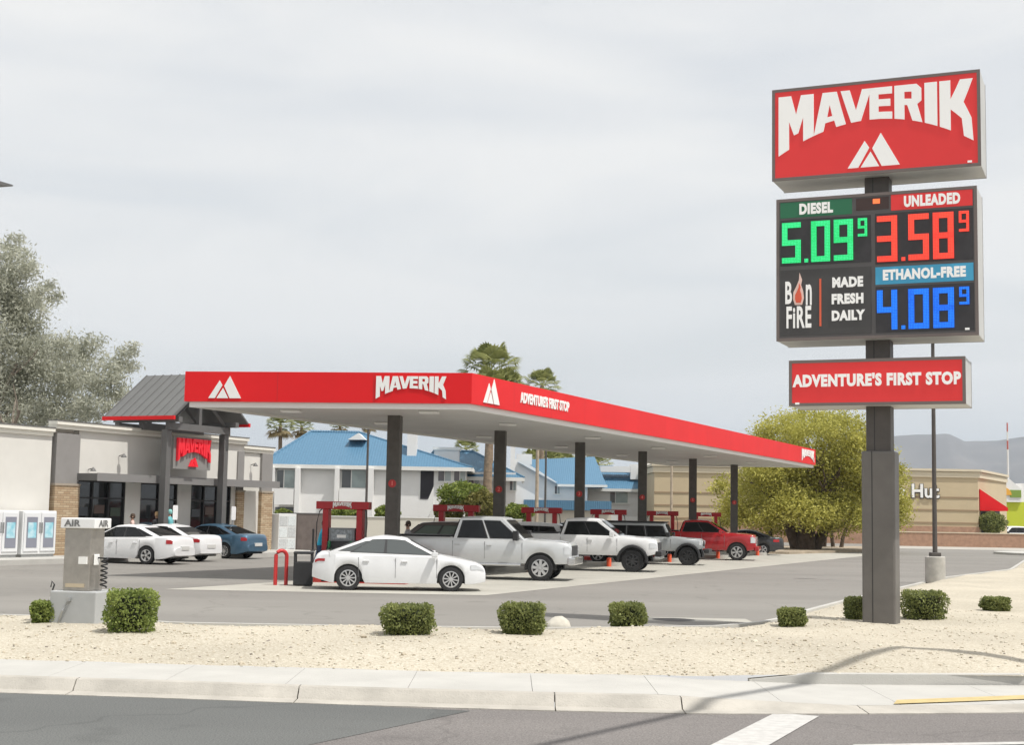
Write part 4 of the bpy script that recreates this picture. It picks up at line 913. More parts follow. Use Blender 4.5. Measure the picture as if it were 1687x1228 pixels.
# cars nosed in at the store
YS = math.pi/2+math.pi/2-SA+math.pi*0
YS = math.atan2(-SNv[1], -SNv[0])
sp = sedan(L=4.93, wb=2.83, wheel='five'); make_car(sp, P_white, 'white sedan parked nose-in at the store, nearest the air machine', 'car', place(sp, (242, 930.6), 'rl', R(161)), R(161), 'sedan_car')
sp = sedan(wheel='ten'); g_ = place(sp, (331, 924.3), 'rr', YS); make_car(sp, P_white, 'white car half hidden behind the other white sedan at the store', 'car', g_, YS, 'sedan_car')
sp = sedan(L=4.87, wb=2.74, wheel='ten'); make_car(sp, P_blue, 'blue sedan parked nose-in at the store', 'car', place(sp, (370, 921), 'rl', YS), YS, 'sedan_car')
# vehicles half seen beyond the islands
def suv(**k):
    sp = pickup(L=4.8, wb=2.9, fo=.9, W=1.92, r=.37, arch=.43, sill=.32, wheel='five', tw=.25, ntap=.16,
      deck=[(2.35, .7), (2.32, .88), (2.2, 1.0), (1.3, 1.1), (1.1, 1.12), (-2.2, 1.15), (-2.4, 1.1), (-2.45, .7)], bot=[(2.35, .36), (2, .3), (-2, .3), (-2.45, .42)],
      cab=[dict(x=(1.2, .4, -2.0, -2.38), belt=1.1, roof=1.78, w0=.9, w1=.72, dip=.04, cf=.08, win=[(.06, .36, .08, .84, (.05, 0)), (.39, .66, .08, .84), (.69, .93, .08, .84, (0, -.03))])],
      gaps=[1.1, .1, -.95], handles=[.25, -.8], hz=.98, mirror=(.95, 1.08, .2, .18), head=(2.32, .74, .9, .3), grille=(.62, .86, .5), tailp=(-2.43, .85, 1.08, .15), plate=.8, bumper=[('front_bumper', 2.34, .36, .55, M_trimb), ('rear_bumper', -2.43, .4, .6, M_trimb)])
    sp.update(k); return sp
sp = suv(); sp['cab'][0]['glass'] = mat('green_glass', (.10, .13, .11), .06, spec=.7); q = atY(716, 870, 52.5); make_car(sp, paint('warm_grey', (.085, .07, .062), .1), 'dark brown car mostly hidden beyond the silver pickup bed', 'car', (q[0], q[1]), R(180-9), 'utility_car')
sp = suv(); q = COLP[1]+LV*4.6+SV*1.4; make_car(sp, P_white, 'white sport utility car half hidden between the second and third pumps', 'car', (q[0], q[1]), R(180-9), 'utility_car')
sp = suv(); q = COLP[2]+LV*5.2+SV*2.4; make_car(sp, P_blk, 'black sport utility car hidden beyond the silver off-road car', 'car', (q[0], q[1]), R(180-9), 'utility_car')
sp = suv(); q = gnd(1660, 885); q = atY(1662, 876, 150); make_car(sp, P_white, 'small white car far off before the lime green building', 'car', (q[0], q[1]), R(200), 'utility_car', 'far cars')
# ================================================================ VEGETATION
def leaf_mat(name, c, c2, rough=.6):
    M = bpy.data.materials.new(name); M.use_nodes = True; n = M.node_tree.nodes; k = M.node_tree.links.new; b = n['Principled BSDF']; b.inputs['Roughness'].default_value = rough; b.inputs['Specular IOR Level'].default_value = .25
    at_ = n.new('ShaderNodeAttribute'); at_.attribute_name = 'tone'; r = n.new('ShaderNodeValToRGB'); r.color_ramp.elements[0].color = (*c, 1); r.color_ramp.elements[1].color = (*c2, 1); k(at_.outputs['Fac'], r.inputs['Fac']); k(r.outputs['Color'], b.inputs['Base Color'])
    tr = n.new('ShaderNodeBsdfTranslucent'); k(r.outputs['Color'], tr.inputs['Color']); mx = n.new('ShaderNodeMixShader'); mx.inputs[0].default_value = .4
    o = n['Material Output']; k(b.outputs[0], mx.inputs[1]); k(tr.outputs[0], mx.inputs[2]); k(mx.outputs[0], o.inputs['Surface']); return M
def leaves_mesh(name, pts, size, M, aspect=.5, up=0., droop=0., tone=None):
    """one leaf-sized diamond quad per point, random orientation"""
    N = len(pts); P = np.asarray(pts, float); d = rng.normal(size=(N, 3)); d[:, 2] = d[:, 2]*(1-up)-droop; d /= np.linalg.norm(d, axis=1)[:, None]
    e = rng.normal(size=(N, 3)); e -= (e*d).sum(1)[:, None]*d; e /= np.linalg.norm(e, axis=1)[:, None]
    s = (size*rng.uniform(.65, 1.35, N))[:, None]; a, b = d*s*.5, e*s*.5*aspect
    V_ = np.stack([P-a, P+b, P+a, P-b], 1).reshape(-1, 3)
    me = bpy.data.meshes.new(name); me.vertices.add(4*N); me.vertices.foreach_set('co', V_.ravel().astype(np.float32)); me.loops.add(4*N); me.polygons.add(N)
    me.loops.foreach_set('vertex_index', np.arange(4*N, dtype=np.int32)); me.polygons.foreach_set('loop_start', np.arange(0, 4*N, 4, dtype=np.int32)); me.polygons.foreach_set('loop_total', np.full(N, 4, dtype=np.int32))
    me.update(calc_edges=True); me.materials.append(M)
    at_ = me.attributes.new('tone', 'FLOAT', 'POINT'); tn = rng.uniform(0, 1, N) if tone is None else np.clip(tone, 0, 1); at_.data.foreach_set('value', np.repeat(tn, 4).astype(np.float32))
    return me
def obj(me, name, parent=None, loc=(0, 0, 0)): return instance(me, name, parent, loc)
# clipped bushes
M_bush = leaf_mat('bush_leaf', (.09, .115, .035), (.36, .39, .14))
M_bushb = leaf_mat('bush_leaf_bright', (.11, .16, .035), (.38, .44, .13))
M_twig = mat('twig', (.10, .075, .05), .9, var=.3, vscale=20)
def bush(px, w, h, d, label, M=M_bush, sq=.8, n=5200):
    w, h, d = w*.79, h*.8, d*.79
    p = on_gravel(*px); t = thing('clipped_bush', label, 'bush', (p[0], p[1], p[2]-.02), random.uniform(-.2, .2), 'clipped bushes on the gravel')
    u = rng.uniform(-1, 1, (n*3, 3)); u = u[(np.abs(u)**(2/(1-sq+.12))).sum(1)**((1-sq+.12)/2) < 1.0] if sq < .5 else u[(np.abs(u[:, :2])**5).sum(1) < 1]
    r_ = np.max(np.abs(u), 1); u = u[(r_ > .55) | (rng.random(len(u)) < .25)][:n]
    lump = 1+.06*np.sin(u[:, 0]*5+u[:, 2]*4+px[0])+.05*np.sin(u[:, 1]*7+px[0]*.3)
    rnd = np.clip(1-.22*np.clip(u[:, 2], 0, 1)**6*(np.abs(u[:, 0])**3+np.abs(u[:, 1])**3), .6, 1) * np.where(u[:, 2] < -.6, .86, 1)
    Q = np.stack([u[:, 0]*w/2*lump*rnd, u[:, 1]*d/2*lump*rnd, h*.52+u[:, 2]*h*.47*(1+.05*np.sin(u[:, 0]*6+px[0])*np.cos(u[:, 1]*5))+rng.normal(0, .012, len(u))], 1)
    tn = rng.uniform(0, 1, len(Q))*.75+.25*np.sin(Q[:, 0]*9+Q[:, 2]*7)*.5+.12
    obj(leaves_mesh('foliage', Q, .05, M, .55, tone=tn), 'foliage', t)
    st_ = MB()
    for i in range(9):
        a = random.uniform(0, 6.28); rr = random.uniform(.02, .1); e = (random.uniform(-.4, .4)*w, random.uniform(-.4, .4)*d, h*.8)
        st_.tube([(rr*math.cos(a), rr*math.sin(a), -.03), (e[0]*.5, e[1]*.5, h*.4), e], [.018, .012, .006], 5)
    st_.build('stems', M_twig, t)
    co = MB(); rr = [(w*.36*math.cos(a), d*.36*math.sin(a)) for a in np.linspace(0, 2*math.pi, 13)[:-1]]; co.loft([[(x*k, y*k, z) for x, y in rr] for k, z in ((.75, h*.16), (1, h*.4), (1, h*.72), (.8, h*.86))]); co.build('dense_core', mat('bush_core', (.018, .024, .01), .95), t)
    return t
bush((74, 1026), .56, .45, .5, 'small bright green clipped bush left of the air machine', M_bushb)
bush((215, 1041), 1.0, .82, .85, 'large square clipped bush right of the air machine', M_bushb)
bush((671, 1045), 1.05, .60, .9, 'wide clipped bush below the white sedan')
bush((860, 1045), .95, .66, .85, 'clipped bush left of the white rock')
bush((1034, 1037), .88, .64, .8, 'clipped bush right of the white rock')
bush((1305, 1032), .64, .42, .6, 'small clipped bush left of the sign pole')
bush((1410, 1021), .52, .56, .6, 'bush touching the left side of the sign pole')
bush((1522, 1020), 1.12, .72, 1.0, 'big rounded bush right of the sign pole')
bush((1640, 1007), .76, .40, .6, 'small clipped bush at the far right of the gravel')
# trees -------------------------------------------------------------
def grow(base, h, spread, levels, rad, rs, lean=(0, 0), first=.3, nb=(5, 4, 4), ang=.75, up=.25, limb=.5):
    """tapered limbs; returns mesh builder and twig tips"""
    mb = MB(); tips = []
    def br(p, d, ln, r, lv):
        pts = [p]; rads = [r]; q = p.copy(); dd = d.copy(); n = 5
        for i in range(n):
            dd = (dd+Vector((rs.uniform(-.16, .16), rs.uniform(-.16, .16), rs.uniform(-.05, .12)+up*.08))).normalized(); q = q+dd*ln/n; pts.append(q.copy()); rads.append(r*(1-.62*(i+1)/n))
        mb.tube(pts, rads, 8 if lv == 0 else 5, cap=False)
        if lv >= levels: tips.extend(pts[2:]); return
        k = nb[min(lv, len(nb)-1)]
        for j in range(k):
            t = (first if lv == 0 else .3)+(1-(first if lv == 0 else .3))*(j+rs.random()*.8)/k; i0 = min(int(t*n), n-1); pp = pts[i0].lerp(pts[i0+1], t*n-i0)
            a = rs.uniform(0, 6.283); tl = dd.orthogonal().normalized(); tl.rotate(Matrix.Rotation(a, 3, dd)); nd = (dd*math.cos(ang)+tl*math.sin(ang)*spread+Vector((0, 0, up*.4))).normalized()
            br(pp, nd, ln*limb*rs.uniform(.75, 1.15), rads[i0]*.62, lv+1)
        tips.append(pts[-1])
    br(Vector(base), Vector((lean[0], lean[1], 1)).normalized(), h, rad, 0)
    return mb, tips
def tree(name, label, loc, clumps, trunk_specs, n_leaf, lsize, M, Mb, aspect=.4, droop=0., seed=1, group=None, hollow=.35):
    """clumps: (x,y,z,rx,ry,rz) blobs of foliage in local metres"""
    rs = random.Random(seed); t = thing(name, label, 'tree', loc, 0, group); mb = MB()
    for a in trunk_specs:
        m_, _ = grow(a['base'], a['h'], a.get('spread', 1.), a.get('lv', 2), a['r'], rs, a.get('lean', (0, 0)), a.get('first', .35)); mb.add(m_.v, m_.f)
    mb.build('trunk', Mb, t, smooth=60)
    vol = np.array([c[3]*c[4]*c[5] for c in clumps])**.72; ns = (vol/vol.sum()*n_leaf).astype(int); Q = []; T = []
    for c, n_ in zip(clumps, ns):
        # each clump is itself made of small twig tufts so that its edge is ragged
        nt_ = max(5, int(n_/55)); ce = rng.normal(size=(nt_, 3)); ce /= np.linalg.norm(ce, axis=1)[:, None]; ce *= (rng.uniform(hollow, 1, nt_)**.6)[:, None]
        ce = ce*np.array(c[3:6])+np.array(c[:3]); k = rng.integers(0, nt_, n_); sp_ = .17*(c[3]*c[4]*c[5])**(1/3)+.12
        q = ce[k]+rng.normal(0, sp_, (n_, 3))*np.array([1, 1, .75]); Q.append(q)
        tone_c = rng.uniform(.1, .9, nt_); T.append(tone_c[k]*.6+rng.uniform(0, .4, n_))
    Q = np.concatenate(Q); T = np.concatenate(T)
    obj(leaves_mesh('crown', Q, lsize, M, aspect, droop=droop, tone=T), 'crown', t); return t
def cl(px, Y, rpx, o):   # foliage blob from picture centre/radius at depth Y, relative to origin o
    c = atY(px[0], px[1], Y); k = Y/FPX; return (c[0]-o[0], c[1]-o[1], c[2]-o[2], rpx[0]*k, (rpx[0]+rpx[1])*.5*k*1.0, rpx[1]*k)
# eucalyptus behind the store
M_euc = leaf_mat('eucalyptus_leaf', (.27, .28, .22), (.66, .66, .55)); M_bark = mat('bark_pale', (.25, .21, .17), .9, var=.3, vscale=3, bump=.5, bscale=8)
Y_ = 96; o_ = atY(20, 800, Y_); o_[2] = 0; rs = random.Random(5); L_ = []
for (x, y, a, b) in ((-30, 470, 60, 55), (20, 440, 42, 36), (-10, 520, 60, 50), (40, 520, 40, 42), (15, 590, 70, 45), (60, 580, 45, 36), (100, 570, 26, 26), (-20, 640, 60, 50), (60, 640, 60, 40), (110, 620, 45, 34), (150, 580, 38, 26), (165, 620, 38, 30), (205, 600, 22, 28), (185, 640, 30, 26), (40, 690, 70, 30), (110, 680, 55, 30), (160, 670, 36, 24), (-60, 560, 60, 70), (-60, 680, 60, 50), (25, 405, 22, 16), (215, 577, 12, 14), (75, 485, 22, 26)):
    L_.append(cl((x, y), Y_+rs.uniform(-3, 3), (a*.95, b*.95), o_))
tree('eucalyptus_tree', 'tall grey-green eucalyptus behind the left end of the store', tuple(o_), L_, [dict(base=(0, 0, 0), h=9.5, r=.5, spread=.8, lv=2, lean=(-.1, 0)), dict(base=(.6, .4, 0), h=6.5, r=.3, lean=(.35, 0), lv=2)], 62000, .30, M_euc, M_bark, .3, droop=.35, seed=4)
# broad yellow-green tree on the right, and slimmer trunks beside it
M_mes = leaf_mat('mesquite_leaf', (.25, .25, .04), (.70, .66, .19)); M_bk2 = mat('bark_dark', (.11, .082, .06), .95, var=.3, vscale=4, bump=.6, bscale=7)
o_ = gnd(1328, 909); Yt = o_[1]; L_ = []; rs = random.Random(8)
for (x, y, a, b) in ((1290, 715, 48, 36), (1340, 702, 60, 30), (1390, 715, 52, 36), (1265, 745, 34, 30), (1420, 750, 48, 38), (1330, 755, 70, 36), (1245, 800, 44, 36), (1215, 830, 36, 28), (1300, 805, 60, 38), (1370, 800, 60, 40), (1440, 805, 52, 44), (1470, 840, 28, 40), (1250, 850, 44, 26), (1200, 855, 24, 18), (1320, 845, 60, 28), (1390, 850, 50, 30), (1440, 860, 36, 24), (1185, 800, 16, 16), (1478, 790, 16, 26), (1290, 868, 36, 16), (1350, 775, 60, 30), (1300, 830, 50, 30), (1360, 835, 60, 30), (1420, 830, 50, 34), (1260, 775, 36, 30), (1400, 780, 50, 30)):
    L_.append(cl((x, y), Yt+rs.uniform(-3.2, 3.2), (a*.93, b*.93), o_))
tree('shade_tree', 'broad yellow-green shade tree with a thick dark trunk right of the canopy', tuple(o_), L_, [dict(base=(0, 0, -.05), h=5.2, r=.72, spread=1.1, lv=2, first=.4), dict(base=(.5, .3, 0), h=5.0, r=.45, lean=(.5, .1), lv=2), dict(base=(-.5, .3, 0), h=5.0, r=.45, lean=(-.5, 0), lv=2)], 105000, .20, M_mes, M_bk2, .42, droop=.1, seed=9)
for i, (x, y, top, lb) in enumerate(((1373, 903, 800, 'slim tree trunk just right of the thick trunk'), (1388, 903, 800, 'second slim trunk right of the thick trunk'), (1402, 904, 805, 'third slim trunk, nearest the sign pole'), (1281, 905, 800, 'slim trunk left of the thick trunk'))):
    q = gnd(x, y, .15); o2 = (q[0], q[1]+3, .1); k = (q[1]+3)/FPX
    tree('young_tree', lb, o2, [(0, 0, 4.2, 1.1, 1.1, 1.2), (.5, .2, 3.6, .8, .8, .8), (-.4, 0, 4.9, .8, .8, .8)], [dict(base=(0, 0, 0), h=4., r=.16, lv=1)], 2200, .2, M_mes, M_bk2, .42, seed=20+i, group='young trees in the planter')
# fan palms ----------------------------------------------------------
M_frond = leaf_mat('palm_frond', (.12, .145, .045), (.40, .41, .16)); M_dead = leaf_mat('palm_skirt', (.16, .12, .06), (.36, .29, .15)); M_ptr = mat('palm_trunk', (.24, .18, .125), .95, var=.3, vscale=5, bump=.6, bscale=9)
def palm_mesh(seed, n=44, R_=2.0):
    rs = random.Random(seed); vs = []; fs = []; tn = []; dv = []; df = []; dt = []
    for i in range(n):
        el = -0.8+2.0*((i+.5)/n)**1.0; az = i*2.39996+rs.uniform(-.2, .2); dead = el < -.35
        d = Vector((math.cos(az)*math.cos(el), math.sin(az)*math.cos(el), math.sin(el))); s = d.cross(Vector((0, 0, 1)))
        s = s.normalized() if s.length > .1 else Vector((1, 0, 0)); u = s.cross(d).normalized()
        pl_ = R_*rs.uniform(.42, .62); b = d*pl_; L2 = R_*rs.uniform(.45, .6); V_, Fs, Tn = (dv, df, dt) if dead else (vs, fs, tn)
        o = len(V_); wv = s*.03; V_ += [wv, -wv, b-wv, b+wv]; Fs.append((o, o+1, o+2, o+3)); t_ = rs.random(); Tn += [t_]*4
        m_ = 13
        for j in range(m_):
            a = (j/(m_-1)-.5)*2.5; dd = (d*math.cos(a)+s*math.sin(a)+u*.12*math.cos(a*2)).normalized(); pr = dd.cross(u).normalized()*.075
            mid = b+dd*L2*.6; tip = b+dd*L2*(1-.25*abs(a)/1.25)+Vector((0, 0, -.26*L2*(1.1 if dead else .8)))
            o = len(V_); V_ += [b, mid+pr, tip, mid-pr]; Fs.append((o, o+1, o+2, o+3)); Tn += [min(1, max(0, t_*.6+rs.random()*.4))]*4
    r = []
    for V_, Fs, Tn, nm, M in ((vs, fs, tn, 'crown', M_frond), (dv, df, dt, 'dead_skirt', M_dead)):
        me = bpy.data.meshes.new(nm); me.from_pydata([tuple(v) for v in V_], [], Fs); me.materials.append(M); at_ = me.attributes.new('tone', 'FLOAT', 'POINT'); at_.data.foreach_set('value', Tn); r.append(me)
    return r
PM = [palm_mesh(s) for s in (1, 2, 3)]
def palm(px, py, Y, rpx, label, i):
    c = atY(px, py, Y); sc = rpx*Y/FPX/1.75; t = thing('fan_palm', label, 'palm tree', (c[0], c[1], 0), 0, 'fan palms')
    cr_, sk = PM[i % 3]; instance(cr_, 'crown', t, (0, 0, c[2]), (0, 0, i*1.3), (sc,)*3); instance(sk, 'dead_skirt', t, (0, 0, c[2]-.25*sc), (0, 0, i*.7), (sc,)*3)
    MB().tube([(.15*math.sin(i), 0, -.1), (.1, .1, c[2]*.5), (0, 0, c[2])], [.36*min(1, sc), .27*min(1, sc), .22*min(1, sc)], 10).build('trunk', M_ptr, t, smooth=60)
for i, (x, y, Y, r_, lb) in enumerate(((808, 612, 112, 50, 'tall fan palm showing above the canopy near its corner'), (893, 636, 150, 30, 'smaller fan palm showing above the canopy, right of the tall one'), (462, 700, 120, 24, 'fan palm right of the store, left of the blue roof'),
    (497, 703, 140, 20, 'fan palm just left of the blue roof ridge'), (560, 700, 150, 16, 'small far fan palm above the blue roof'), (608, 700, 150, 14, 'small far fan palm beside the slim lamp pole'), (378, 692, 130, 14, 'fan palm peeking past the entrance gable'),
    (768, 742, 135, 22, 'fan palm behind the white chimneys'), (905, 762, 185, 26, 'fan palm left of the third canopy column'), (928, 766, 190, 26, 'fan palm next to the third canopy column'), (985, 764, 195, 24, 'fan palm right of the third canopy column'), (1092, 775, 200, 22, 'fan palm between fourth and fifth columns'), (880, 758, 200, 22, 'fan palm behind the pale utility pole'))):
    palm(x, y, Y, r_, lb, i)
c = atY(803, 760, 108)
for dx, lb in ((0, 'thick palm trunk rising beside the second canopy column'), (.95, 'second palm trunk beside the second canopy column')):
    t = thing('palm_trunk_tree', lb, 'palm tree', (c[0]+dx, c[1]+dx, 0), 0, 'fan palms'); MB().tube([(0, 0, 0), (.05, 0, 5), (.2+dx*.1, 0, 11.5)], [.42, .34, .27], 10).build('trunk', M_ptr, t, smooth=60)
    cr_, sk = PM[1]; instance(cr_, 'crown', t, (.2, 0, 11.6), (0, 0, dx), (1.0,)*3); instance(sk, 'dead_skirt', t, (.2, 0, 11.3), (0, 0, 1), (1.0,)*3)
# shrubs before the apartments
M_shr = leaf_mat('shrub_leaf', (.10, .15, .03), (.32, .37, .09)); M_shy = leaf_mat('shrub_leaf_yellow', (.12, .12, .03), (.30, .27, .09))
def shrub(px, py, Y, rx, rz, label, M, n=3200):
    c = atY(px, py, Y); k = Y/FPX; t = thing('round_shrub', label, 'shrub', (c[0], c[1], 0), 0, 'shrubs before the apartments'); u = rng.normal(size=(n, 3)); u /= np.linalg.norm(u, axis=1)[:, None]; u *= (rng.uniform(.6, 1.05, n)*(1+.12*np.sin(u[:, 0]*5+px)*np.cos(u[:, 2]*6)))[:, None]
    Q = u*np.array([rx*k, rx*k*.8, rz*k])+np.array([0, 0, max(rz*k*.9, c[2])]); obj(leaves_mesh('foliage', Q, .22, M, .5), 'foliage', t)
    MB().tube([(0, 0, 0), (0, 0, max(rz*k*.9, c[2]))], [.1, .05], 6).build('stem', M_twig, t)
for a in ((762, 815, 97, 42, 20, 'bright green shrub between first and second columns', M_shr), (792, 835, 96, 32, 26, 'yellowish shrub left of the second column', M_shy), (740, 845, 97, 24, 20, 'low yellow shrub behind the second pump', M_shy), (638, 846, 97, 20, 12, 'round green shrub left of the first column', M_shr), (572, 846, 98, 28, 10, 'low green shrub seen through the first pump', M_shr), (467, 848, 99, 14, 8, 'low green shrub right of the store', M_shr), (852, 846, 100, 26, 15, 'round green shrub right of the second column', M_shr)):
    shrub(*a)
shrub(1636, 862, 132, 22, 17, 'round dark bush before the tan restaurant corner', M_bush)
# ================================================================ BACKGROUND BUILDINGS
M_apw = mat('apartment_white', (.75, .745, .73), .85, var=.03, vscale=.8); M_tile = bpy.data.materials.new('blue_roof_tile'); M_tile.use_nodes = True
def _tile():
    n = M_tile.node_tree.nodes; k = M_tile.node_tree.links.new; b = n['Principled BSDF']; b.inputs['Roughness'].default_value = .5
    t = n.new('ShaderNodeTexCoord'); z = n.new('ShaderNodeTexNoise'); z.inputs['Scale'].default_value = 6; k(t.outputs['Object'], z.inputs[0]); r = n.new('ShaderNodeValToRGB'); r.color_ramp.elements[0].color = (.055, .145, .24, 1); r.color_ramp.elements[1].color = (.095, .215, .33, 1); k(z.outputs['Fac'], r.inputs[0]); k(r.outputs[0], b.inputs['Base Color'])
    w_ = n.new('ShaderNodeTexWave'); w_.inputs['Scale'].default_value = 1.6; w_.bands_direction = 'X'; k(t.outputs['Object'], w_.inputs[0]); bp = n.new('ShaderNodeBump'); bp.inputs['Strength'].default_value = .35; bp.inputs['Distance'].default_value = .05; k(w_.outputs['Fac'], bp.inputs['Height']); k(bp.outputs[0], b.inputs['Normal'])
_tile()
M_pane = mat('window_pane', (.30, .36, .36), .1, spec=.8, var=.2, vscale=.8); M_pand = mat('window_pane_dark', (.10, .11, .12), .1, spec=.8)
class Bld:
    """a building laid out from picture measures on a plane at depth Y (wall face), turned to the camera"""
    def __init__(s, name, label, Y, xc, cat='building', group=None):
        s.Y = Y; o = atY(xc, 846, Y); s.o = np.array([o[0], Y, 0.]); s.t = thing(name, label, cat, (o[0], Y, 0), 0, group)
    def P(s, x, y, dy=0.): p = atY(x, y, s.Y+dy); return p-s.o
    def box(s, name, M, x0, x1, y0, y1, d0=0., d1=1., par=None, zb=None, **k):
        a, b = s.P(x0, y1), s.P(x1, y0); c_, d_ = s.P((x0+x1)/2, y1), s.P((x0+x1)/2, y0)
        return MB().box(a[0], b[0], d0, d1, c_[2] if zb is None else zb, d_[2]).build(name, M, par or s.t, **k)
    def window(s, x0, x1, y0, y1, split=.4):
        f = s.box('window', M_trim, x0-1.2, x1+1.2, y0-1.2, y1+1.2, -.06, .05); xm = x0+(x1-x0)*split
        s.box('pane', M_pand, x0, xm-.4, y0, y1, -.075, -.055, par=f); s.box('pane', M_pane, xm+.4, x1, y0, y1, -.075, -.055, par=f)
        s.box('sill', M_trim, x0-2, x1+2, y1+1, y1+2.2, -.14, .0, par=f)
    def hip(s, x0, x1, ye, rx0, rx1, yr, depth, ov=.5):
        a, b = s.P(x0, ye)[0]-ov, s.P(x1, ye)[0]+ov; ze = s.P((x0+x1)/2, ye)[2]; ra, rb = s.P(rx0, yr, depth/2)[0], s.P(rx1, yr, depth/2)[0]; zr = s.P((rx0+rx1)/2, yr, depth/2)[2]
        m_ = MB(); m_.add([(a, -ov, ze), (b, -ov, ze), (b, depth+ov, ze), (a, depth+ov, ze), (ra, depth/2, zr), (rb, depth/2, zr)], [(0, 1, 5, 4), (1, 2, 5), (2, 3, 4, 5), (3, 0, 4), (3, 2, 1, 0)]); r = m_.build('roof', M_tile, s.t)
        f = MB(); f.box(a, b, -ov-.03, -ov+.1, ze-.28, ze-.003); f.box(a-.02, a+.1, -ov, depth+ov, ze-.28, ze-.004); f.box(b-.1, b+.02, -ov, depth+ov, ze-.28, ze-.004); f.build('fascia_board', M_trim, r)
        rt = MB(); rt.tube([(ra, depth/2, zr), (rb, depth/2, zr)], .12, 6); 
        for p_, q_ in (((a, -ov, ze), (ra, depth/2, zr)), ((b, -ov, ze), (rb, depth/2, zr))): rt.tube([p_, q_], .09, 6)
        rt.build('ridge_tiles', M_tile, r); return r
AG = 'white apartment houses'
b = Bld('apartment_house', 'white apartment house with blue hip roof between store and second column', 104, 620, group=AG)
b.box('wall', M_apw, 440, 766, 770, 893, 0, 10, zb=0)
b.hip(440, 768, 768, 512, 592, 712, 10)
for x0, x1 in ((456, 486), (563, 603)): b.window(x0, x1, 775, 804)
for x0, x1 in ((486, 497), (551, 561), (604, 617), (440, 455)): b.box('wall_fin', M_apw, x0, x1, 772, 880, -.9, .02)
for x0, x1 in ((455, 487), (561, 606)): b.box('balcony_front', M_apw, x0, x1, 806, 832, -.9, -.7)
b.box('lower_window', M_pand, 453, 484, 836, 850, -.02, .05)
g_ = b.box('stair_door', mat('dark_opening', (.03, .028, .035), .8), 692, 715, 774, 823, -.03, .1); b.box('door_rail', M_trimb, 693, 714, 812, 813, -.12, -.08, par=g_)
for x0, x1 in ((722, 743), (748, 767)): b.window(x0, x1, 776, 793, .5)
q0, q1 = b.P(716, 823), b.P(686, 884); ns = 12     # straight flight running down to the left along the wall
for i in range(ns):
    xa_ = q0[0]+(q1[0]-q0[0])*i/ns; xb_ = q0[0]+(q1[0]-q0[0])*(i+1)/ns; zt3 = q0[2]*(1-i/ns)
    MB().box(xb_, xa_-.004, -1.25, -.25, max(0, zt3-.5), zt3).build('stair_step', M_apw, b.t)
sw = MB(); sw.prism([(q1[0], 0), (q0[0], q0[2]-.5), (q0[0], q0[2]+.95), (q1[0], .95)], 'y', -1.37, -1.27); sw.build('stair_wall', M_apw, b.t)
b.box('chimney', M_apw, 668, 685, 712, 768, 1.2, 2.4); c_ = b.box('chimney', M_apw, 709, 752, 736, 762, 5, 7); b.box('chimney_cap', M_trim, 707, 754, 732, 737, 4.9, 7.1, par=c_); b.box('chimney', M_apw, 603, 628, 719, 735, 5.2, 7.5)
dm = MB(); a_, b_2, c_2 = b.P(573, 725, 2.5), b.P(603, 725, 2.5), b.P(591, 714, 2.5); dm.prism([(a_[0], a_[2]), (b_2[0], b_2[2]), (c_2[0], c_2[2])], 'y', 2.3, 5); dm.build('gablet', M_apw, b.t)
b2 = Bld('apartment_wing', 'lower white apartment wing with blue roof beside the palm trunks', 110, 800, group=AG)
b2.box('wall', M_apw, 700, 850, 778, 893, 0, 8, zb=0); b2.hip(690, 853, 786, 715, 780, 744, 8); b2.window(840, 850, 792, 808, .5); b2.window(772, 790, 782, 800, .5)
b3 = Bld('apartment_house', 'white gable-ended apartment house between second and third columns', 135, 905, group=AG)
b3.box('wall', M_apw, 848, 968, 800, 890, 0, 10, zb=0)
gm = MB(); pts_ = [b3.P(848, 800), b3.P(848, 757), b3.P(858, 757), b3.P(925, 800)]; gm.prism([(p[0], p[2]) for p in pts_], 'y', 0.01, .4); gm.build('gable_wall', M_apw, b3.t)
rm_ = MB(); A_, B_, C_, D_ = b3.P(853, 762), b3.P(918, 798), b3.P(1000, 803), b3.P(930, 770, 8)
rm_.add([(A_[0], -.5, A_[2]), (B_[0], -.5, B_[2]), (C_[0], -.5, C_[2]), (D_[0]+3, 8, D_[2]+1.1), (A_[0], 8, A_[2]+.5), (C_[0], 8, C_[2])], [(0, 1, 2, 3, 4), (2, 5, 3)]); rm_.build('roof', M_tile, b3.t)
b3.box('roof_edge', M_trim, 918, 1000, 799, 803, -.55, -.45); b3.box('chimney', M_apw, 851, 877, 747, 765, 2, 4); c_ = b3.box('chimney', M_apw, 840, 849, 730, 800, -.4, 1.2); b3.window(914, 922, 801, 814, .5)
b3.box('carport_roof', M_tile, 862, 1000, 826, 841, -6, -.2); b3.box('carport_wall', mat('apartment_beige', (.55, .5, .42), .85), 866, 1000, 842, 890, -5.5, -5.2, zb=0)
b4 = Bld('apartment_house', 'white apartment house with blue roof between third and fifth columns', 142, 1050, group=AG)
b4.box('wall', M_apw, 968, 1142, 806, 890, 0, 10, zb=0); b4.hip(968, 1085, 806, 972, 1010, 769, 9); b4.hip(1085, 1146, 809, 1120, 1150, 772, 9)
b4.window(1005, 1034, 811, 829, .3); b4.window(1110, 1120, 812, 823, .5); b4.box('stair_door', MAT['dark_opening'], 1081, 1095, 810, 838, -.05, .1)
for x0, x1, y0, y1 in ((1064, 1077, 762, 802), (1040, 1053, 765, 790), (990, 1040, 768, 778), (1075, 1083, 772, 790)): b4.box('chimney', M_apw, x0, x1, y0, y1, 1.0, 2.5)
b4.box('garden_wall', M_apw, 960, 1150, 852, 890, -5, -4.6, zb=0)
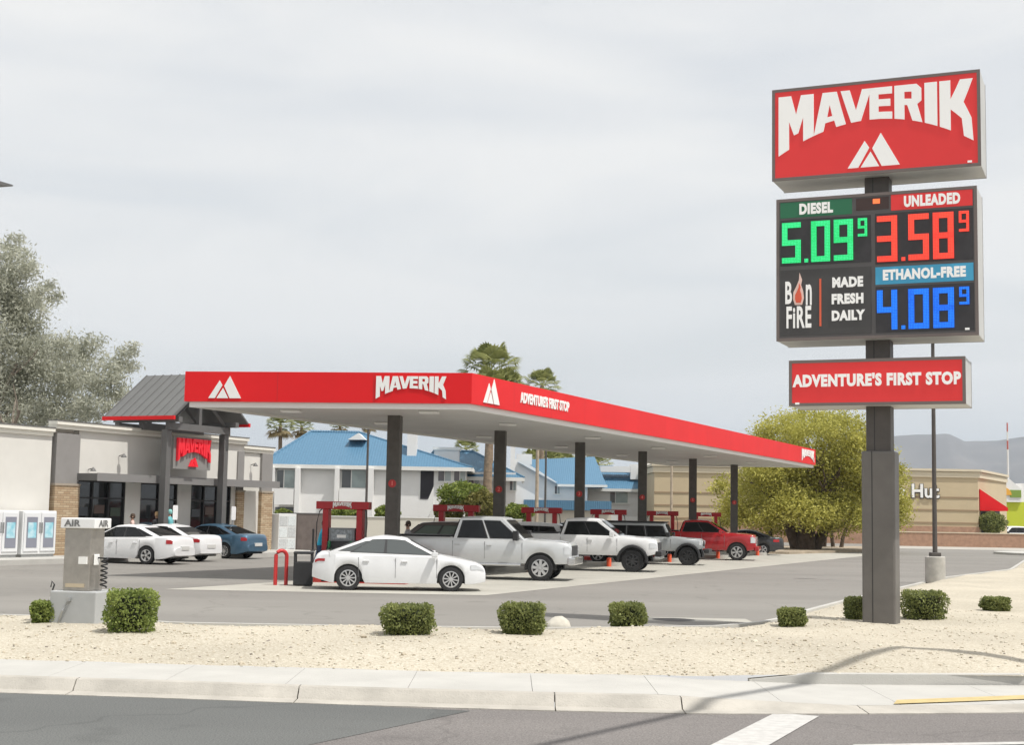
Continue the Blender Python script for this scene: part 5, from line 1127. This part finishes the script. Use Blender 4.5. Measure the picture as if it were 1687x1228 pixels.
lw = Bld('boundary_wall', 'long low cream wall behind the pumps before the apartments', 92, 700, 'wall'); lw.box('wall', mat('wall_cream', (.66, .63, .54), .85), 470, 860, 854, 905, 0, .25, zb=0); lw.box('wall_cap', M_trim, 468, 862, 852.4, 854, -.05, .3)
# tan restaurant on the right
M_tan = mat('stucco_tan', (.50, .41, .27), .85, var=.04, vscale=.6); M_tan2 = mat('stucco_tan_light', (.60, .53, .40), .85); M_brk = mat('brick_pink', (.36, .22, .15), .9, var=.15, vscale=3)
r_ = Bld('restaurant', 'long tan flat-roofed restaurant behind the shade tree with white lettering', 132, 1400)
x0_, x1_ = r_.P(1078, 800)[0], r_.P(1611, 800)[0]; zt_ = r_.P(1500, 776)[2]
bx_ = MB(); bx_.prism([(x0_, 0), (x1_, 0), (x1_+7.5, 14), (x0_, 14)], 'z', 0, zt_); bx_.build('wall', M_tan, r_.t)
for i, (h0, h1, o_, M_) in enumerate(((0, .22, .28, M_tan2), (-.55, -.05, .14, M_tan2))):
    c_ = MB(); c_.prism([(x0_-o_, -o_), (x1_+o_, -o_), (x1_+7.5+o_, 14), (x0_-o_, 14)], 'z', zt_+h0, zt_+h1); c_.build('cornice', M_, r_.t)
for z_ in (r_.P(1550, 841)[2], r_.P(1550, 862)[2], r_.P(1550, 820)[2]): MB().box(x0_, x1_+.03, -.05, .02, z_-.07, z_+.07).build('groove_band', mat('band_brown', (.30, .22, .14), .9), r_.t)
MB().box(x0_-.06, x1_+.06, -.1, .1, 0, r_.P(1550, 868)[2]).build('brick_base', M_brk, r_.t)
tm = text_mesh('Pizza Hut', 1.75, M_white, .04, 'RIGHT', .06, .95); tm.transform(FRONT); q_ = r_.P(1546, 811); instance(tm, 'lettering', r_.t, (q_[0], -.14, q_[2]))
tm = text_mesh('Pizza Hut', 1.75, M_black, .10, 'RIGHT', .03, .95); tm.transform(FRONT); instance(tm, 'lettering_outline', r_.t, (q_[0]+.03, -.07, q_[2]-.03))  # black outline behind the white letters
aw = MB(); aw.prism([(0, 0), (2.6, -1.7), (2.6, -2.0), (0, -2.0)], 'y', -.2, 3.2); aw.build('red_awning', M_red, r_.t, loc=(x1_+.3, .6, r_.P(1611, 806)[2]))
MB().box(x1_+.35, x1_+2.4, 1.2, 1.3, 0.6, r_.P(1611, 842)[2]).build('side_window', M_pand, r_.t)
MB().box(r_.P(1490, 800)[0], r_.P(1497, 800)[0], 4, 5, zt_, zt_+.7).build('roof_unit', M_steel, r_.t)
lb = Bld('green_shop', 'white gabled shop with lime green lower walls at the right edge', 165, 1690); zl = lb.P(1680, 828)[2]
xa, xb = lb.P(1643, 830)[0], lb.P(1740, 830)[0]; zp = lb.P(1660, 789)[2]; xm_ = lb.P(1661, 800)[0]; xe = lb.P(1681, 800)[0]; ze_ = lb.P(1660, 806)[2]
MB().box(xa, xb, 0, 12, 0, zl).build('lower_wall', mat('lime_green', (.50, .56, .04), .8, var=.04), lb.t)
g_ = MB(); g_.prism([(xa, zl), (xe, zl), (xe, ze_), (xm_, zp), (xa, ze_)], 'y', -.3, 12); g_.build('gable_wall', M_apw, lb.t); MB().box(xe+.02, xb, .2, 12, zl+.02, lb.P(1690, 797)[2]).build('upper_wall', M_apw, lb.t)
q_ = lb.P(1649, 809); sl_ = MB(); sl_.prism([(1.1*math.cos(a), .95*math.sin(a)) for a in np.linspace(0, math.pi, 12)], 'y', -.42, -.32); sl_.build('sun_emblem', mat('emblem_orange', (.75, .38, .05), .5), lb.t, loc=(q_[0], 0, q_[2]-.5))
MB().box(q_[0]+.9, q_[0]+2.2, -.4, -.32, q_[2]-.75, q_[2]+.1).build('emblem_green', mat('emblem_leaf', (.2, .3, .05), .5), lb.t)
bw = Bld('brick_wall', 'low pink brick wall before the restaurant', 124, 1580, 'wall'); bw.box('wall', M_brk, 1480, 1760, 880, 900, 0, .3, zb=0); bw.box('coping', M_tan2, 1479, 1762, 878.6, 880, -.05, .35)
mt_ = thing('radio_mast', 'thin red and white radio mast above the green shop', 'mast', (*atY(1661, 800, 420)[:2], 0))
zt2 = atY(1661, 697, 420)[2]
for i in range(12): MB().tube([(0, 0, zt2*i/12), (0, 0, zt2*(i+1)/12-.004)], .42-.02*i, 6).build('mast_section', mat('mast_red', (.5, .12, .09), .6) if i in (9, 11) else M_apw, mt_)
# ================================================================ POLES AND STREET FURNITURE
def lamp_pole(x, y, h, label, rb=.08, base=None, name='lamp_pole', Mp=M_pole, Y=None, head=True):
    q = gnd(x, y) if Y is None else atY(x, y, Y); t = thing(name, label, 'lamp post' if head else 'pole', (q[0], q[1], 0), 0)
    z0 = 0
    if base:
        MB().lathe([(base[0], -.05), (base[0], base[1]-.03), (base[0]-.03, base[1]), (.001, base[1])], 28).build('concrete_base', M_conc, t, smooth=35); z0 = base[1]
        MB().box(-.17, .17, -.17, .17, z0, z0+.13).build('base_cover', Mp, t, bevel=.02)
    MB().tube([(0, 0, z0), (0, 0, h)], [rb, rb*.7], 12).build('shaft', Mp, t, smooth=50)
    if head: MB().box(-.5, .25, -.2, .2, h, h+.14).build('lamp_head', Mp, t, bevel=.03)
    return t
lamp_pole(1541, 963, 8.6, 'dark lamp post on a round concrete base right of the price sign', .085, (.34, .95))
lamp_pole(603, 846, 9.2, 'slim dark lamp post seen beside the first canopy column', .085, Y=88)
lamp_pole(898, 846, 10, 'slim dark lamp post seen left of the third canopy column', .1, Y=118)
lamp_pole(884, 846, 12, 'pale wooden utility pole left of the third canopy column', .17, Y=122, name='utility_pole', Mp=mat('pole_wood', (.40, .33, .25), .9, var=.2, vscale=4), head=False)
lamp_pole(1106, 846, 9, 'short wooden pole between fourth and fifth columns', .13, Y=128, name='utility_pole', Mp=MAT['pole_wood'], head=False)
# street lamp whose head just enters the picture at the left edge
q = atY(8, 303, 32); t = thing('street_lamp', 'grey street lamp head poking in at the left edge', 'lamp post', (q[0]-1.9, 32, 0), 0)
MB().tube([(0, 0, 0), (0, 0, q[2]-.5), (.15, 0, q[2]-.15), (.7, 0, q[2]-.03)], [.11, .08, .06, .05], 10).build('shaft', M_steel, t, smooth=50)
hd_ = MB(); hd_.loft([[(x, w_, q[2]+z1), (x, -w_, q[2]+z1), (x, -w_, q[2]+z0), (x, w_, q[2]+z0)] for x, w_, z0, z1 in ((.6, .05, -.04, .04), (1.0, .16, -.05, .1), (1.7, .15, -.05, .07), (2.08, .03, -.045, -.02))]); hd_.build('lamp_head', mat('lamp_grey', (.13, .13, .13), .5), t)
# traffic signal outside the picture on the right: only its shadow crosses the road and gravel
kx = math.cos(SUN_EL)/math.sin(SUN_EL); dv_ = -SUN_AZ/np.linalg.norm(SUN_AZ)*kx; S1, S2 = gnd(930, 1225, ROADZ)[:2], gnd(1470, 1070, .15)[:2]; hz_ = 8.2
b1_, b2_ = S1-dv_*hz_, S2-dv_*hz_; t = thing('signal_pole', 'traffic signal pole standing just outside the picture on the right', 'signal pole', (b2_[0], b2_[1], 0), 0)
MB().tube([(0, 0, -.1), (0, 0, hz_)], [.16, .12], 12).build('shaft', M_steel, t, smooth=50)
e_ = (b1_-b2_)*1.12; MB().tube([(0, 0, hz_), (e_[0], e_[1], hz_+.05)], [.1, .06], 10).build('mast_arm', M_steel, t, smooth=50)
# air machine
p = on_gravel(134, 1025); t = thing('air_machine', 'steel tyre air machine with AIR sign on a concrete block', 'air machine', (p[0], p[1], p[2]-.05), R(-14))
MB().box(-.42, .42, -.3, .42, 0, .56).build('concrete_block', mat('block_grey', (.40, .41, .41), .8, var=.05, vscale=3), t, bevel=.02)
cb = MB().box(-.26, .22, -.2, .24, .56, 1.58).build('cabinet', mat('brushed_steel', (.40, .375, .34), .35, .75, var=.12, vscale=5), t, bevel=.015)
MB().box(-.2, .14, -.212, -.203, .62, .68).build('label_plate', mat('label_tan', (.5, .42, .3), .6), cb); MB().box(.225, .25, -.1, .06, .98, 1.16).build('card_reader', M_white, cb, bevel=.01); MB().box(.03, .18, -.235, -.203, 1.0, 1.12).build('coin_plate', M_white, cb)
si = MB().box(-.32, .31, -.25, .28, 1.58, 1.75).build('sign_box', mat('air_sign_white', (.78, .78, .78), .4), t, bevel=.015)
M_lt = mat('air_grey', (.16, .16, .16), .5)
tm = text_mesh('AIR', .15, M_lt, .003, extr=.003, sx=1.25); tm.transform(FRONT); instance(tm, 'lettering', si, (-.1, -.256, 1.66)); instance(tm, 'lettering', si, (.315, .02, 1.66), (0, 0, R(90)))
ho = MB(); pts_ = []
for i in range(64): a = i*.62; pts_.append((.36+.05*math.cos(a), .02+.05*math.sin(a), .62+.0075*i))
ho.tube([(.25, 0, 1.1)]+pts_[::-1], .014, 6); ho.build('coiled_hose', M_black, t, smooth=60)
nz = MB(); nz.tube([(-.05, -.32, .42), (-.14, -.36, .25), (-.22, -.34, .05)], [.022, .02, .012], 8); nz.box(-.08, -.02, -.36, -.3, .40, .46); nz.build('nozzle_holder', M_steel, t)
g_ = thing('utility_stub', 'small white stub with a black handle left of the air machine', 'stub', tuple(on_gravel(83, 1015)), 0); MB().tube([(0, 0, 0), (0, 0, .36)], .03, 8).build('stub', M_white, g_); MB().tube([(0, 0, .36), (.02, 0, .5), (.05, 0, .6), (.0, 0, .66), (-.02, 0, .55)], .016, 6).build('handle', M_black, g_)
# drain cover and a few drive stains on the lot
p = gnd(1110, 1022); o = MB(); o.lathe([(.001, 0), (.42, 0), (.45, -.003)], 28); o = o.build('manhole_cover', mat('iron', (.07, .068, .065), .7, var=.3, vscale=15), loc=(p[0], p[1], .008)); tag(o, 'round dark drain cover in the lot left of the small bush', 'drain cover')
mb = MB(); mb.box(-1.3, 1.6, -.5, .5, 0, .004); o = mb.build('lot_patch', M_pad, loc=(p[0], p[1]+.1, .001)); struct(o)
# ================================================================ PEOPLE
def person(loc, yaw, label, shirt, pants, hair, pose='stand', cap=None, h=1.72, z=0.):
    k = h/1.75; J = {}; lean = .0
    if pose == 'stand': L1, L2, A1, A2 = ((.02, .11), (.0, .12)), ((-.02, -.11), (.02, -.12)), None, None
    step = .0 if pose == 'stand' else .30; lx = .0 if pose == 'stand' else .14
    V_ = [(0, 0, .95), (lx*.3, 0, 1.12), (lx*.7, 0, 1.35), (lx, 0, 1.48), (lx*1.15, 0, 1.56), (lx*1.2+.01, 0, 1.66), (lx*1.2+.01, 0, 1.74)]
    rad = [(.155, .12), (.14, .105), (.17, .11), (.09, .075), (.055, .055), (.088, .098), (.06, .07)]; E_ = [(0, 1), (1, 2), (2, 3), (3, 4), (4, 5), (5, 6)]
    def add(p, r, a): V_.append(p); rad.append(r); E_.append((a, len(V_)-1)); return len(V_)-1
    for s, f in ((1, 1), (-1, -1)):
        hp = add((0, s*.095, .9), (.095, .095), 0); kn = add((f*step*.45+.03*(step > 0), s*.1, .5), (.062, .062), hp); an = add((f*step-.06*(f < 0)*(step > 0), s*.1, .09), (.042, .042), kn); add((f*step+.15, s*.105, .035), (.036, .03), an)
        sh = add((lx*.85, s*.185, 1.42), (.06, .055), 2); el = add((lx*.85-f*step*.3-.02, s*.235, 1.14), (.043, .043), sh); wr = add((lx*.9-f*step*.35+.10, s*.235, .92), (.03, .03), el); hd = add((lx*.9-f*step*.35+.15, s*.23, .85), (.034, .02), wr)
        for fi, (dx, dy) in enumerate(((.05, .03), (.06, .01), (.058, -.01), (.048, -.028), (.0, -.045 if s > 0 else .045))): add((V_[hd][0]+dx*.8, V_[hd][1]+dy, V_[hd][2]-.075+.035*(fi == 4)), (.0095, .0095), hd)
    me = bpy.data.meshes.new('body'); me.from_pydata([tuple(c*k for c in v) for v in V_], E_, []); o = bpy.data.objects.new('person', me); COL.objects.link(o)
    o.modifiers.new('s', 'SKIN'); sv_ = me.skin_vertices[0].data
    for i, r_ in enumerate(rad): sv_[i].radius = (r_[0]*k, r_[1]*k); sv_[i].use_root = (i == 0)
    sd_ = o.modifiers.new('d', 'SUBSURF'); sd_.levels = 1; sd_.render_levels = 1
    dg = bpy.context.evaluated_depsgraph_get(); m2 = bpy.data.meshes.new_from_object(o.evaluated_get(dg)); bpy.data.objects.remove(o)
    for M_ in (mat('skin', (.45, .27, .19), .55), shirt, pants, M_black): m2.materials.append(M_)
    for pl_ in m2.polygons:
        c = pl_.center/k; pl_.material_index = 0 if c.z > 1.50 else (1 if c.z > .97 and (abs(c.y) < .2 or c.z > 1.17) else (0 if abs(c.y) > .2 else (2 if c.z > .1 else 3)))
        pl_.use_smooth = True
    t = instance(m2, 'person', None, (loc[0], loc[1], z), (0, 0, yaw)); tag(t, label, 'person')
    hx = (lx*1.2+.0)*k; hb_ = MB(); hb_.lathe([(.001, .125), (.05, .118), (.088, .08), (.102, .02), (.098, -.04), (.08, -.08)], 14, 'z', (hx-.012, 0, 1.69*k)); hb_.build('hair' if not cap else 'cap', cap or hair, t, smooth=60)
    if cap: MB().box(hx+.06, hx+.19, -.07, .07, 1.70*k, 1.715*k).build('cap_peak', cap, t)
    fc = MB(); fc.tube([(hx+.09, 0, 1.675*k), (hx+.118, 0, 1.645*k)], [.012, .018], 6); fc.build('nose', MAT['skin'], t)
    for s in (-1, 1): MB().lathe([(.001, .008), (.011, 0)], 8, 'x', (hx+.092, s*.034, 1.68*k)).build('eye', M_black, t); MB().lathe([(.001, .012), (.024, 0), (.02, -.01)], 8, 'y', (hx+.0, s*.096, 1.66*k)).build('ear', MAT['skin'], t)
    MB().box(hx+.088, hx+.096, -.025, .025, 1.612*k, 1.62*k).build('mouth', mat('lips', (.32, .12, .1), .6), t)
    return t
H_br, H_bl, H_dk = mat('hair_brown', (.06, .035, .02), .7), mat('hair_blond', (.45, .30, .15), .7), mat('hair_dark', (.02, .015, .012), .7)
Mj = mat('jeans', (.06, .10, .19), .8, var=.15, vscale=12); Mteal = mat('shirt_teal', (.16, .48, .52), .8); Mcyan = mat('shirt_cyan', (.03, .42, .62), .8); Mdk = mat('cloth_dark', (.03, .03, .035), .8); Mpk = mat('shirt_pale_pink', (.62, .45, .40), .8)
def st_p(x, o): p = S2W(x, o); return p
# heads show above the parked cars: stood on the store walk where those sight lines meet it
def walkpt(px, out): 
    d = ray(px, 860); t_ = ((SP+SNv*out)-CAMP[:2])@SNv/(d[:2]@SNv); q = CAMP+d*t_; return (q[0], q[1])
person(walkpt(218, 1.2), R(200), 'person in a pale pink top at the store window, left of the others', Mpk, Mdk, H_br, z=.196, h=1.62)
person(walkpt(258, 1.2), R(150), 'blond person in dark clothes by the left parking sign', Mdk, Mdk, H_bl, z=.196, h=1.72)
person(walkpt(279, 1.0), R(160), 'person in a teal shirt and teal cap by the porch column', Mteal, Mj, H_dk, cap=mat('cap_teal', (.25, .55, .52), .8), z=.196, h=1.82)
q = atY(527, 870, 49.5); person((q[0], q[1]), R(15), 'person in a bright blue shirt and jeans walking by the first pump', Mcyan, Mj, H_dk, pose='walk', h=1.76)
q = COLP[0]+LV*2.9+SV*.0; q = atY(672, 870, 49.8); person((q[0], q[1]), R(200), 'person half hidden right of the first canopy column', mat('shirt_grey', (.3, .3, .31), .8), Mj, H_br, h=1.78)
# ================================================================ AIR
hz = MB(); hz.box(-9200, 9200, -3100, 12100, -30, 640); M_hz = bpy.data.materials.new('haze_air'); M_hz.use_nodes = True
n = M_hz.node_tree.nodes; n.remove(n['Principled BSDF']); pv = n.new('ShaderNodeVolumePrincipled'); pv.inputs['Color'].default_value = (.76, .87, 1, 1); pv.inputs['Density'].default_value = 1.05e-4; pv.inputs['Anisotropy'].default_value = .1
M_hz.node_tree.links.new(pv.outputs[0], n['Material Output'].inputs['Volume'])
if True:
    o = hz.build('haze', M_hz); o['kind'] = 'stuff'; o['label'] = 'thin pale desert haze in front of the far hills'
